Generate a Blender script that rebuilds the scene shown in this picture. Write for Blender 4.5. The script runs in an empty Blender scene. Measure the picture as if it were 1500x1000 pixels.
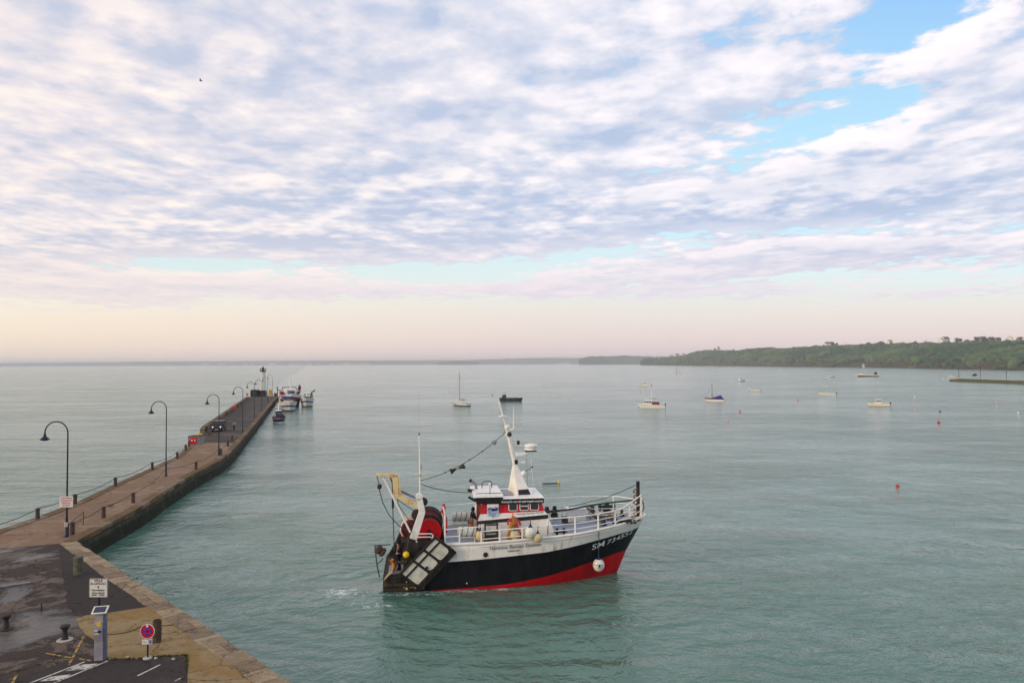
import bpy, bmesh, math, random
import numpy as np
from mathutils import Vector, Matrix, noise as mnoise
random.seed(7)
sc = bpy.context.scene
col = sc.collection
R = math.radians
# ------------------------------------------------------------------ camera
FPX = 1100.0; HC = 13.9; PIT = math.atan(32/1100); ROL = R(.25)
_F = Vector((0, math.cos(PIT), math.sin(PIT))); _U = Vector((0, -math.sin(PIT), math.cos(PIT))); _R = Vector((1, 0, 0))
CR = _R*math.cos(ROL) - _U*math.sin(ROL); CU = _U*math.cos(ROL) + _R*math.sin(ROL)
cam = bpy.data.cameras.new('camera'); co = bpy.data.objects.new('camera', cam); col.objects.link(co)
m = Matrix(((CR.x, CU.x, -_F.x, 0), (CR.y, CU.y, -_F.y, 0), (CR.z, CU.z, -_F.z, HC), (0, 0, 0, 1)))
co.matrix_world = m; cam.sensor_width = 36; cam.lens = 36*FPX/1500; cam.clip_end = 60000; cam.clip_start = .2
sc.camera = co
sc.view_settings.view_transform = 'Standard'; sc.view_settings.look = 'None'; sc.view_settings.exposure = 0; sc.view_settings.gamma = 1
sc.cycles.use_denoising = True; sc.cycles.max_bounces = 6; sc.cycles.volume_bounces = 0
sc.cycles.glossy_bounces = 3; sc.cycles.diffuse_bounces = 2; sc.cycles.sample_clamp_indirect = 6
ZQ = 1.6                                   # quay level above the water
def ray(px, py): return _F + CR*((px-750)/FPX) - CU*((py-500)/FPX)
def at(px, py, z=0.0):                     # point on the level z
    d = ray(px, py); t = (z-HC)/d.z
    return Vector((d.x*t, d.y*t, z))
def atY(px, py, Y):                        # point at distance Y
    d = ray(px, py); t = Y/d.y
    return Vector((d.x*t, Y, HC+d.z*t))
def lin(c): 
    c = c/255.0
    return c/12.92 if c <= .04045 else ((c+.055)/1.055)**2.4
def rgb(r, g, b): return (lin(r), lin(g), lin(b), 1)
def lerp(a, b, t): return a+(b-a)*t
def tab(x, T):
    if x <= T[0][0]: return T[0][1]
    for (a, b), (c, d) in zip(T, T[1:]):
        if x <= c: return b+(d-b)*(x-a)/(c-a)
    return T[-1][1]
# ------------------------------------------------------------------ materials
MATS = {}
def mat(name, c, rough=.6, metal=0, c2=None, sc_=3., lo=.42, hi=.62, bump=0, bscale=20., detail=6, stretch=(1, 1, 1), spec=.22, wet=None, alpha=1):
    m = bpy.data.materials.new(name); m.use_nodes = True; nt = m.node_tree; N = nt.nodes; L = nt.links
    b = N['Principled BSDF']; b.inputs['Roughness'].default_value = rough; b.inputs['Metallic'].default_value = metal
    b.inputs['Specular IOR Level'].default_value = spec
    c = c if len(c) == 4 else (*c, 1)
    if c2 is None: c2 = tuple(v*.78 for v in c[:3])
    c2 = c2 if len(c2) == 4 else (*c2, 1)
    tc = N.new('ShaderNodeTexCoord'); mp = N.new('ShaderNodeMapping'); mp.inputs['Scale'].default_value = stretch
    L.new(tc.outputs['Object'], mp.inputs['Vector'])
    n = N.new('ShaderNodeTexNoise'); n.inputs['Scale'].default_value = sc_; n.inputs['Detail'].default_value = detail; n.inputs['Roughness'].default_value = .62
    L.new(mp.outputs[0], n.inputs['Vector'])
    r = N.new('ShaderNodeValToRGB'); r.color_ramp.elements[0].position = lo; r.color_ramp.elements[1].position = hi
    r.color_ramp.elements[0].color = c2; r.color_ramp.elements[1].color = c
    L.new(n.outputs['Fac'], r.inputs['Fac']); L.new(r.outputs['Color'], b.inputs['Base Color'])
    if bump:
        n2 = N.new('ShaderNodeTexNoise'); n2.inputs['Scale'].default_value = bscale; n2.inputs['Detail'].default_value = 5
        L.new(mp.outputs[0], n2.inputs['Vector'])
        bp = N.new('ShaderNodeBump'); bp.inputs['Distance'].default_value = bump; L.new(n2.outputs['Fac'], bp.inputs['Height']); L.new(bp.outputs[0], b.inputs['Normal'])
    MATS[name] = m
    return m
mat('white_paint', (.80, .76, .69), .35, c2=(.64, .58, .49), sc_=1.2, lo=.30, hi=.55)
mat('white_clean', (.84, .82, .77), .35, c2=(.74, .71, .65), sc_=4)
mat('hull_white', (.76, .73, .67), .4, c2=(.48, .38, .27), sc_=1.6, lo=.30, hi=.46, stretch=(1.6, 1.6, .45), detail=9)
mat('hull_black', (.006, .007, .010), .4, spec=.12, c2=(.016, .016, .017), sc_=1.2, lo=.3, hi=.6, stretch=(2, 2, .5), detail=9)
mat('hull_red', (.56, .006, .010), .5, c2=(.24, .010, .016), sc_=1.3, lo=.30, hi=.52, stretch=(1.5, 1.5, .6), detail=8)
mat('cabin_red', (.62, .012, .02), .4, c2=(.5, .012, .02), sc_=2)
mat('black_paint', (.012, .013, .015), .4, c2=(.02, .02, .02))
mat('rusty_black', (.016, .014, .012), .75, c2=(.055, .034, .020), sc_=2.2, lo=.30, hi=.50, bump=.01, bscale=9)
mat('stern_brown', (.055, .042, .027), .8, c2=(.015, .013, .010), sc_=2.6, lo=.36, hi=.6, bump=.01, bscale=9)
mat('deck_blue', (.26, .30, .38), .55, c2=(.19, .22, .28), sc_=.9, lo=.36, hi=.6)
mat('red_disc', (.68, .004, .006), .5, c2=(.48, .008, .012), sc_=2)
mat('maroon_net', (.16, .018, .022), .9, c2=(.035, .02, .018), sc_=9, lo=.38, hi=.6, bump=.03, bscale=25)
mat('dark_net', (.028, .026, .022), .95, c2=(.055, .034, .022), sc_=9, lo=.36, hi=.55, bump=.04, bscale=20)
mat('yellow_steel', (.72, .56, .28), .55, c2=(.48, .26, .09), sc_=3, lo=.3, hi=.5)
mat('yellow', (.80, .52, .01), .5, c2=(.7, .42, .01))
mat('orange', (.75, .17, .01), .6, c2=(.6, .12, .01))
mat('oil_yellow', (.60, .24, .012), .6, c2=(.42, .15, .01), sc_=8)
mat('oil_red', (.60, .05, .02), .6, c2=(.45, .04, .02), sc_=8)
mat('navy_cloth', (.016, .022, .045), .85, c2=(.008, .012, .025), sc_=12)
mat('grey_cloth', (.26, .20, .20), .9, c2=(.18, .14, .15), sc_=12)
mat('beige_cloth', (.55, .45, .26), .9, c2=(.45, .36, .2), sc_=12)
mat('dark_cloth', (.02, .02, .024), .9)
mat('skin', (.45, .24, .17), .55, c2=(.38, .19, .13), sc_=15)
mat('hair', (.02, .015, .012), .8)
mat('rope', (.10, .09, .07), .9, c2=(.05, .045, .035), sc_=20)
mat('rope_brown', (.20, .12, .05), .95, c2=(.08, .045, .02), sc_=18, bump=.01)
mat('rope_green', (.05, .09, .06), .95, c2=(.02, .03, .02), sc_=10)
mat('glass_dark', (.012, .014, .018), .08, spec=.35, c2=(.02, .025, .03))
mat('grey_metal', (.30, .30, .31), .45, c2=(.2, .2, .21), metal=.4)
mat('dark_metal', (.028, .028, .032), .5, c2=(.05, .04, .035), sc_=6)
mat('panel_frost', (.60, .59, .50), .6, c2=(.38, .36, .27), sc_=2.0, lo=.3, hi=.58, detail=8)
mat('fender_white', (.76, .75, .68), .4, c2=(.60, .58, .48), sc_=5)
mat('fender_cream', (.62, .52, .30), .45, c2=(.5, .4, .22), sc_=5)
mat('fender_blue', (.012, .02, .09), .45)
mat('text_grey', (.10, .11, .13), .6, c2=(.2, .2, .22), sc_=5)
mat('text_white', (.80, .80, .78), .5, c2=(.6, .6, .6), sc_=4)
mat('text_black', (.015, .015, .018), .5)
mat('text_red', (.5, .02, .03), .5)
mat('lamp_paint', (.010, .014, .030), .4, c2=(.016, .02, .035))
mat('sign_white', (.68, .66, .60), .45, c2=(.6, .58, .52), sc_=5)
mat('machine_grey', (.34, .31, .28), .4, c2=(.24, .24, .27), sc_=3)
mat('machine_blue', (.13, .125, .15), .4, c2=(.08, .1, .2))
mat('solar', (.02, .025, .05), .25, c2=(.03, .04, .07))
mat('sign_red', (.55, .008, .02), .4); mat('sign_blue', (.02, .05, .38), .4)
mat('line_white', (.50, .48, .44), .7, c2=(.12, .11, .10), sc_=4, lo=.38, hi=.50, detail=9)
mat('line_yellow', (.40, .25, .05), .75, c2=(.07, .055, .04), sc_=5, lo=.44, hi=.54, detail=9)
mat('van_paint', (.010, .013, .016), .35, spec=.2, c2=(.015, .017, .02))
mat('tyre', (.012, .012, .012), .85)
mat('iron_rust', (.11, .065, .045), .85, c2=(.05, .035, .028), sc_=9, bump=.006, bscale=40)
mat('iron_green', (.13, .125, .085), .8, c2=(.07, .07, .05), sc_=5, bump=.006, bscale=30)
mat('iron_dark', (.018, .018, .018), .7, c2=(.05, .035, .03), sc_=8)
mat('stone_pale', (.45, .42, .37), .85)
mat('blue_hull', (.012, .05, .17), .45, c2=(.01, .035, .11), sc_=2)
mat('blue_stripe', (.02, .10, .32), .45); mat('orange_stripe', (.50, .15, .04), .5)
mat('cream_hull', (.74, .68, .58), .4, c2=(.6, .54, .44), sc_=1.5)
mat('maroon_hull', (.22, .02, .04), .5, c2=(.14, .02, .03), sc_=1.5)
mat('canvas_blue', (.02, .05, .22), .8, c2=(.015, .035, .15)); mat('canvas_red', (.20, .035, .025), .8)
mat('canvas_dark', (.03, .035, .05), .8)
mat('barge_grey', (.085, .08, .065), .8, c2=(.05, .045, .035), sc_=1)
mat('buoy_white', (.78, .76, .72), .5); mat('buoy_red', (.62, .03, .02), .5); mat('buoy_orange', (.75, .28, .18), .5); mat('buoy_pink', (.72, .42, .38), .5)
mat('gull', (.10, .10, .11), .8)
mat('house_wall', (.80, .74, .66), .8, c2=(.72, .66, .58), sc_=.2); mat('house_grey', (.22, .19, .17), .85, c2=(.16, .14, .13), sc_=.3)
mat('house_roof', (.055, .06, .075), .7, c2=(.04, .045, .055), sc_=.5); mat('tile_roof', (.22, .09, .06), .8, c2=(.15, .06, .04), sc_=.5)
mat('trunk', (.06, .045, .03), .9)
mat('leaf', (.045, .075, .030), .9, c2=(.022, .045, .022), sc_=.05, lo=.35, hi=.65)
def M(n): return MATS[n]
# emission for lit headlamps
hm = bpy.data.materials.new('headlamp_lit'); hm.use_nodes = True
hm.node_tree.nodes['Principled BSDF'].inputs['Emission Color'].default_value = (1, .96, .85, 1); hm.node_tree.nodes['Principled BSDF'].inputs['Emission Strength'].default_value = .9
MATS['headlamp_lit'] = hm
# ------------------------------------------------------------------ mesh helper
class MB:
    def __init__(s): s.v = []; s.f = []; s.mi = []; s.mats = []
    def _m(s, mt):
        if mt is None: return 0
        if mt not in s.mats: s.mats.append(mt)
        return s.mats.index(mt)
    def add(s, vs, fs, mt=None):
        o = len(s.v); k = s._m(mt); s.v += [tuple(v) for v in vs]
        for f in fs: s.f.append(tuple(i+o for i in f)); s.mi.append(k)
        return s
    def box(s, c, d, rz=0, rx=0, ry=0, mt=None, taper=1.0):
        Rm = Matrix.Rotation(rz, 3, 'Z') @ Matrix.Rotation(ry, 3, 'Y') @ Matrix.Rotation(rx, 3, 'X'); c = Vector(c); vs = []
        for z in (-.5, .5):
            k = taper if z > 0 else 1
            for x, y in ((-.5, -.5), (.5, -.5), (.5, .5), (-.5, .5)): vs.append(c + Rm @ Vector((x*d[0]*k, y*d[1]*k, z*d[2])))
        return s.add(vs, [(3, 2, 1, 0), (4, 5, 6, 7), (0, 1, 5, 4), (1, 2, 6, 5), (2, 3, 7, 6), (3, 0, 4, 7)], mt)
    def hexa(s, lo, hi, mt=None):       # two rings of points (same count) lofted
        n = len(lo); vs = list(lo)+list(hi)
        fs = [tuple(range(n))[::-1], tuple(range(n, 2*n))]+[(i, (i+1) % n, n+(i+1) % n, n+i) for i in range(n)]
        return s.add(vs, fs, mt)
    def tube(s, pts, r, n=8, mt=None, r2=None, closed=False):
        pts = [Vector(p) for p in pts]; k = len(pts); vs = []; fs = []
        prev = None
        for i, p in enumerate(pts):
            if closed: t = pts[(i+1) % k]-pts[i-1]
            else: t = pts[min(i+1, k-1)]-pts[max(i-1, 0)]
            if t.length < 1e-9: t = Vector((0, 0, 1))
            t.normalize()
            if prev is None:
                a = t.orthogonal().normalized()
            else:
                a = prev - t*prev.dot(t)
                a = a.normalized() if a.length > 1e-6 else t.orthogonal().normalized()
            prev = a; b = t.cross(a)
            rr = r if not isinstance(r, (list, tuple)) else r[i]
            if r2 is not None: rr = lerp(r, r2, i/(k-1))
            for j in range(n):
                an = 2*math.pi*j/n; vs.append(p + (a*math.cos(an)+b*math.sin(an))*rr)
        for i in range(k if closed else k-1):
            o = i*n; q = ((i+1) % k)*n
            for j in range(n): fs.append((o+j, o+(j+1) % n, q+(j+1) % n, q+j))
        if not closed: fs += [tuple(range(n))[::-1], tuple(range((k-1)*n, k*n))]
        return s.add(vs, fs, mt)
    def lathe(s, prof, o=(0, 0, 0), axis=(0, 0, 1), n=16, mt=None):
        ax = Vector(axis).normalized(); a = ax.orthogonal().normalized(); b = ax.cross(a); o = Vector(o); vs = []; fs = []
        for r, h in prof:
            for j in range(n):
                an = 2*math.pi*j/n; vs.append(o+ax*h+(a*math.cos(an)+b*math.sin(an))*max(r, 1e-4))
        for i in range(len(prof)-1):
            for j in range(n): fs.append((i*n+j, i*n+(j+1) % n, (i+1)*n+(j+1) % n, (i+1)*n+j))
        fs += [tuple(range(n))[::-1], tuple(range((len(prof)-1)*n, len(prof)*n))]
        return s.add(vs, fs, mt)
    def ball(s, c, r, n=14, mt=None, sz=1.0):
        k = n//2
        return s.lathe([(r*math.sin(math.pi*i/k), -r*sz*math.cos(math.pi*i/k)) for i in range(k+1)], c, n=n, mt=mt)
    def poly(s, pts, th, mt=None):      # flat polygon with thickness vector th
        th = Vector(th); return s.hexa([Vector(p) for p in pts], [Vector(p)+th for p in pts], mt)
    def build(s, name, mt=None, parent=None, smooth=False, bevel=0, loc=None, recalc=True):
        me = bpy.data.meshes.new(name); me.from_pydata(s.v, [], s.f)
        if s.mats:
            for q in s.mats: me.materials.append(M(q))
            me.polygons.foreach_set('material_index', s.mi)
        elif mt: me.materials.append(M(mt) if isinstance(mt, str) else mt)
        if recalc:
            bm = bmesh.new(); bm.from_mesh(me); bmesh.ops.recalc_face_normals(bm, faces=bm.faces); bm.to_mesh(me); bm.free()
        if smooth:
            me.polygons.foreach_set('use_smooth', [True]*len(me.polygons))
            try: me.set_sharp_from_angle(angle=R(38))
            except Exception: pass
        o = bpy.data.objects.new(name, me); col.objects.link(o)
        if parent: o.parent = parent
        if loc is not None: o.location = loc
        if bevel:
            b = o.modifiers.new('bevel', 'BEVEL'); b.width = bevel; b.segments = 2; b.limit_method = 'ANGLE'
        return o
def tag(o, label, cat, group=None, kind=None):
    if label: o['label'] = label
    if cat: o['category'] = cat
    if group: o['group'] = group
    if kind: o['kind'] = kind
    return o
def thing(name, loc, label, cat, rz=0, group=None, scale=1):
    o = bpy.data.objects.new(name, None); o.empty_display_size = .3; col.objects.link(o); o.location = loc; o.rotation_euler = (0, 0, rz); o.scale = (scale,)*3
    return tag(o, label, cat, group)
def dup(root, loc, rz, label, scale=None):
    r = root.copy(); col.objects.link(r); r.location = loc; r.rotation_euler = (0, 0, rz); r['label'] = label
    if scale: r.scale = (scale,)*3
    for ch in list(root.children):
        c = ch.copy(); col.objects.link(c); c.parent = r
        for g in list(ch.children):
            d = g.copy(); col.objects.link(d); d.parent = c
    return r
def text_geo(body, size, align='LEFT', shear=0, bold=0):
    cu = bpy.data.curves.new('t', 'FONT'); cu.body = body; cu.size = size; cu.align_x = align; cu.shear = shear; cu.offset = bold; cu.resolution_u = 3
    o = bpy.data.objects.new('t', cu); col.objects.link(o)
    dg = bpy.context.evaluated_depsgraph_get(); me = o.evaluated_get(dg).to_mesh()
    vs = [(v.co.x, v.co.y) for v in me.vertices]; fs = [tuple(p.vertices) for p in me.polygons]
    o.evaluated_get(dg).to_mesh_clear(); bpy.data.objects.remove(o); bpy.data.curves.remove(cu)
    return vs, fs
def text_on(mb, body, size, fn, width=None, mt=None, align='LEFT', bold=0, shear=0):
    vs, fs = text_geo(body, size, align, shear, bold)
    if not vs: return
    if width:
        x0 = min(v[0] for v in vs); x1 = max(v[0] for v in vs); k = width/(x1-x0)
        vs = [((v[0]-x0)*k, v[1]) for v in vs]
    mb.add([fn(*v) for v in vs], fs, mt)
ORD = ['', 'second ', 'third ', 'fourth ', 'fifth ', 'sixth ', 'seventh ', 'eighth ', 'ninth ', 'tenth ', 'eleventh ', 'twelfth ', 'thirteenth ', 'fourteenth ']
# ------------------------------------------------------------------ light
SUN_AZ = R(-62)   # from the +Y axis, to the left
SUN_EL = R(14)
sd = Vector((math.sin(SUN_AZ)*math.cos(SUN_EL), math.cos(SUN_AZ)*math.cos(SUN_EL)*-1, math.sin(SUN_EL)))   # low on the left and a little behind the viewer
sl = bpy.data.lights.new('sun', 'SUN'); so = bpy.data.objects.new('sun', sl); col.objects.link(so)
sl.energy = 2.0; sl.angle = R(12); sl.color = (1, .80, .60)
so.rotation_euler = (-sd).to_track_quat('-Z', 'Y').to_euler()
# ------------------------------------------------------------------ sky
w = bpy.data.worlds.new('World'); sc.world = w; w.use_nodes = True; nt = w.node_tree; N = nt.nodes; L = nt.links
for n in list(N): N.remove(n)
class G:
    def __init__(s, nt): s.nt = nt; s.N = nt.nodes; s.L = nt.links
    def _in(s, sock, v):
        if isinstance(v, bpy.types.NodeSocket): s.L.new(v, sock)
        elif v is not None: sock.default_value = v
    def m(s, op, a, b=None, c=None, clamp=False):
        n = s.N.new('ShaderNodeMath'); n.operation = op; n.use_clamp = clamp
        s._in(n.inputs[0], a); s._in(n.inputs[1], b)
        if c is not None: s._in(n.inputs[2], c)
        return n.outputs[0]
    def xyz(s, x, y, z):
        n = s.N.new('ShaderNodeCombineXYZ'); s._in(n.inputs[0], x); s._in(n.inputs[1], y); s._in(n.inputs[2], z); return n.outputs[0]
    def sep(s, v):
        n = s.N.new('ShaderNodeSeparateXYZ'); s.L.new(v, n.inputs[0]); return n.outputs
    def noise(s, v, sc_, det=4, rough=.55, dist=0):
        n = s.N.new('ShaderNodeTexNoise'); s.L.new(v, n.inputs['Vector']); n.inputs['Scale'].default_value = sc_; n.inputs['Detail'].default_value = det
        n.inputs['Roughness'].default_value = rough; n.inputs['Distortion'].default_value = dist; return n.outputs['Fac']
    def ss(s, v, a, b, lo=0., hi=1.):
        n = s.N.new('ShaderNodeMapRange'); n.interpolation_type = 'SMOOTHSTEP'; s._in(n.inputs['Value'], v)
        for k, q in (('From Min', a), ('From Max', b), ('To Min', lo), ('To Max', hi)): n.inputs[k].default_value = q
        return n.outputs[0]
    def mix(s, f, a, b):
        n = s.N.new('ShaderNodeMix'); n.data_type = 'RGBA'; s._in(n.inputs['Factor'], f); s._in(n.inputs['A'], a) if False else None
        for k, v in ((6, a), (7, b)):
            s._in(n.inputs[k], v)
        return n.outputs[2]
    def ramp(s, f, st):
        n = s.N.new('ShaderNodeValToRGB'); e = n.color_ramp.elements
        while len(e) < len(st): e.new(.5)
        for q, (p, c) in zip(e, st): q.position = p; q.color = c
        s._in(n.inputs[0], f); return n.outputs[0]
def cloud_group():
    t = bpy.data.node_groups.new('cloud_density', 'ShaderNodeTree')
    t.interface.new_socket('V', in_out='INPUT', socket_type='NodeSocketVector'); t.interface.new_socket('D', in_out='OUTPUT', socket_type='NodeSocketFloat'); t.interface.new_socket('P', in_out='OUTPUT', socket_type='NodeSocketFloat')
    gi = t.nodes.new('NodeGroupInput'); go = t.nodes.new('NodeGroupOutput'); g = G(t)
    u, v, _ = g.sep(gi.outputs[0])       # u: across / distance, v: tan of elevation
    den = g.m('ADD', g.m('MAXIMUM', v, 0.0), .085)
    X = g.m('DIVIDE', u, den); Y = g.m('DIVIDE', 1.0, den)
    # rows run from far left to near right
    a = R(-17); ca, sa = math.cos(a), math.sin(a)
    al = g.m('ADD', g.m('MULTIPLY', X, ca), g.m('MULTIPLY', Y, sa)); ac = g.m('ADD', g.m('MULTIPLY', X, -sa), g.m('MULTIPLY', Y, ca))
    P = g.xyz(al, ac, 0.0)
    wv = g.noise(P, 1.1, 2); wx = g.m('MULTIPLY', g.m('SUBTRACT', wv, .5), 1.3)
    big = g.noise(g.xyz(g.m('MULTIPLY', al, .42), g.m('ADD', ac, wx), 3.3), 1.35, 3, .5)
    mid = g.noise(g.xyz(g.m('MULTIPLY', al, .95), g.m('ADD', ac, g.m('MULTIPLY', wx, .3)), 7.1), 4.3, 2, .45, .1)
    fine = g.noise(g.xyz(al, ac, 1.7), 11.0, 6, .55, .1)
    d = g.m('ADD', g.m('MULTIPLY', big, 1.0), g.m('ADD', g.m('MULTIPLY', mid, .70), g.m('MULTIPLY', fine, .74)))
    d = g.m('SUBTRACT', d, .98)          # about 0.2 on average
    def blob(px, py, su, sv, sl, wt):
        nonlocal d
        uu = (px-750)/1100; vv = (532-py)/1100
        du = g.m('SUBTRACT', u, uu); dv = g.m('SUBTRACT', g.m('SUBTRACT', v, vv), g.m('MULTIPLY', du, sl))
        e = g.m('ADD', g.m('POWER', g.m('ABSOLUTE', g.m('DIVIDE', du, su)), 2.), g.m('POWER', g.m('ABSOLUTE', g.m('DIVIDE', dv, sv)), 2.))
        d = g.m('ADD', d, g.m('MULTIPLY', g.m('EXPONENT', g.m('MULTIPLY', e, -1.)), wt))
    for b in BLOBS: blob(*b)
    t.links.new(d, go.inputs[0]); t.links.new(g.m('ADD', g.m('MULTIPLY', mid, .75), g.m('MULTIPLY', fine, .25)), go.inputs[1])
    return t
BLOBS = [(1130, 208, .25, .036, .33, -.33), (1240, 165, .10, .014, .33, -.14), (1345, 35, .10, .045, .5, -.30), (1290, 150, .05, .02, .3, -.3), (880, 375, .30, .022, .13, -.55), (1010, 335, .12, .012, .05, -.3),
         (300, 385, .24, .012, -.01, -.45), (620, 400, .10, .012, -.05, -.35), (1230, 290, .42, .034, .16, .34), (1200, 365, .24, .022, .05, .30), (700, 425, .30, .012, .0, .30),
         (500, 330, .7, .03, .02, .16), (200, 170, .50, .20, 0, .24), (700, 130, .42, .18, .1, .24), (1420, 110, .10, .035, .1, .3), (1400, 430, .14, .008, .03, .22), (150, 405, .2, .007, 0, .2),
         (1250, 340, .1, .01, .02, -.22)]
g = G(nt)
tc = N.new('ShaderNodeTexCoord'); dx, dy, dz = g.sep(tc.outputs['Generated'])
yy = g.m('MAXIMUM', g.m('ABSOLUTE', dy), .12)
u = g.m('DIVIDE', dx, yy); v = g.m('DIVIDE', dz, yy)
grp = cloud_group()
def dens(uu, vv):
    n = N.new('ShaderNodeGroup'); n.node_tree = grp; L.new(g.xyz(uu, vv, 0.), n.inputs[0]); return n.outputs
d0, puff = dens(u, v)[:2]
ofs = g.m('ADD', g.m('MULTIPLY', g.m('MAXIMUM', v, 0.), .065), .004)
d1 = dens(g.m('SUBTRACT', u, g.m('MULTIPLY', ofs, .8)), g.m('ADD', v, ofs))[0]
cover = g.ss(v, .055, .135)
dd = g.m('ADD', d0, g.m('MULTIPLY', g.m('SUBTRACT', cover, 1.), .55))
mask = g.ss(dd, -.01, .17)
shade = g.m('ADD', .50, g.m('MULTIPLY', g.m('SUBTRACT', d0, d1), 2.1), clamp=True)      # lit upper edge, grey base
thick = g.ss(d0, .20, .62)
lt = g.m('ADD', g.m('ADD', g.m('MULTIPLY', shade, .70), g.m('MULTIPLY', g.m('SUBTRACT', puff, .47), 1.55)), g.m('MULTIPLY', g.m('SUBTRACT', .62, thick), .34), clamp=True)
warm = g.ss(u, -.75, .25, 1., 0.)
dark = g.mix(warm, rgb(175, 189, 216), rgb(190, 196, 213)); light = g.mix(warm, rgb(254, 244, 246), rgb(255, 243, 228))
midc = g.mix(warm, rgb(214, 216, 229), rgb(230, 220, 222))
cl = g.mix(g.m('MULTIPLY', lt, 2., clamp=True), dark, midc); cl = g.mix(g.m('MULTIPLY', g.m('SUBTRACT', lt, .5), 1.9, clamp=True), cl, light)
lowc = g.mix(warm, rgb(224, 214, 222), rgb(232, 218, 214))
cl = g.mix(g.ss(v, .20, .08, 0., .75), cl, lowc)
clear = g.ramp(g.m('MULTIPLY', v, 2.), [(0., rgb(230, 209, 214)), (.06, rgb(237, 218, 217)), (.14, rgb(238, 230, 224)), (.24, rgb(224, 241, 243)), (.36, rgb(204, 238, 251)), (.62, rgb(184, 228, 252)), (1., rgb(152, 202, 249))])
peach = g.ramp(g.m('MULTIPLY', v, 2.), [(0., rgb(246, 222, 206)), (.08, rgb(255, 234, 212)), (.16, rgb(252, 240, 222)), (.26, rgb(222, 238, 236)), (.4, rgb(195, 230, 248)), (1., rgb(150, 195, 244))])
clear = g.mix(warm, clear, peach)
st = N.new('ShaderNodeTexSky'); st.sky_type = 'NISHITA'; st.sun_disc = False; st.sun_elevation = SUN_EL
st.sun_rotation = math.atan2(sd.x, sd.y); st.air_density = 1; st.dust_density = 1.5; st.ozone_density = 1
K = 11.5
nm = N.new('ShaderNodeMix'); nm.data_type = 'RGBA'; nm.blend_type = 'MULTIPLY'; nm.inputs[0].default_value = 1
L.new(clear, nm.inputs[6]); nm.inputs[7].default_value = (K, K, K, 1)
skyc = g.mix(.85, st.outputs[0], nm.outputs[2])
nm2 = N.new('ShaderNodeMix'); nm2.data_type = 'RGBA'; nm2.blend_type = 'MULTIPLY'; nm2.inputs[0].default_value = 1
L.new(cl, nm2.inputs[6]); nm2.inputs[7].default_value = (K, K, K, 1)
# overhead, beyond the photograph, the same broken cloud carries on evenly
fin = g.mix(g.m('MULTIPLY', mask, .96), skyc, nm2.outputs[2])
bg = N.new('ShaderNodeBackground'); bg.inputs['Strength'].default_value = .1; L.new(fin, bg.inputs['Color'])
wo = N.new('ShaderNodeOutputWorld'); L.new(bg.outputs[0], wo.inputs['Surface'])
# ------------------------------------------------------------------ air
def haze():
    mb = MB().box((0, 9000, 43.5), (44000, 22000, 97)); o = mb.build('haze')
    m = bpy.data.materials.new('haze'); m.use_nodes = True; n = m.node_tree.nodes; n.clear()
    p = n.new('ShaderNodeVolumePrincipled'); p.inputs['Color'].default_value = (.93, .965, 1., 1); p.inputs['Density'].default_value = HAZE; p.inputs['Anisotropy'].default_value = .1
    q = n.new('ShaderNodeOutputMaterial'); m.node_tree.links.new(p.outputs[0], q.inputs['Volume']); o.data.materials.append(m)
    o['kind'] = 'stuff'
HAZE = .00011
haze()
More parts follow.
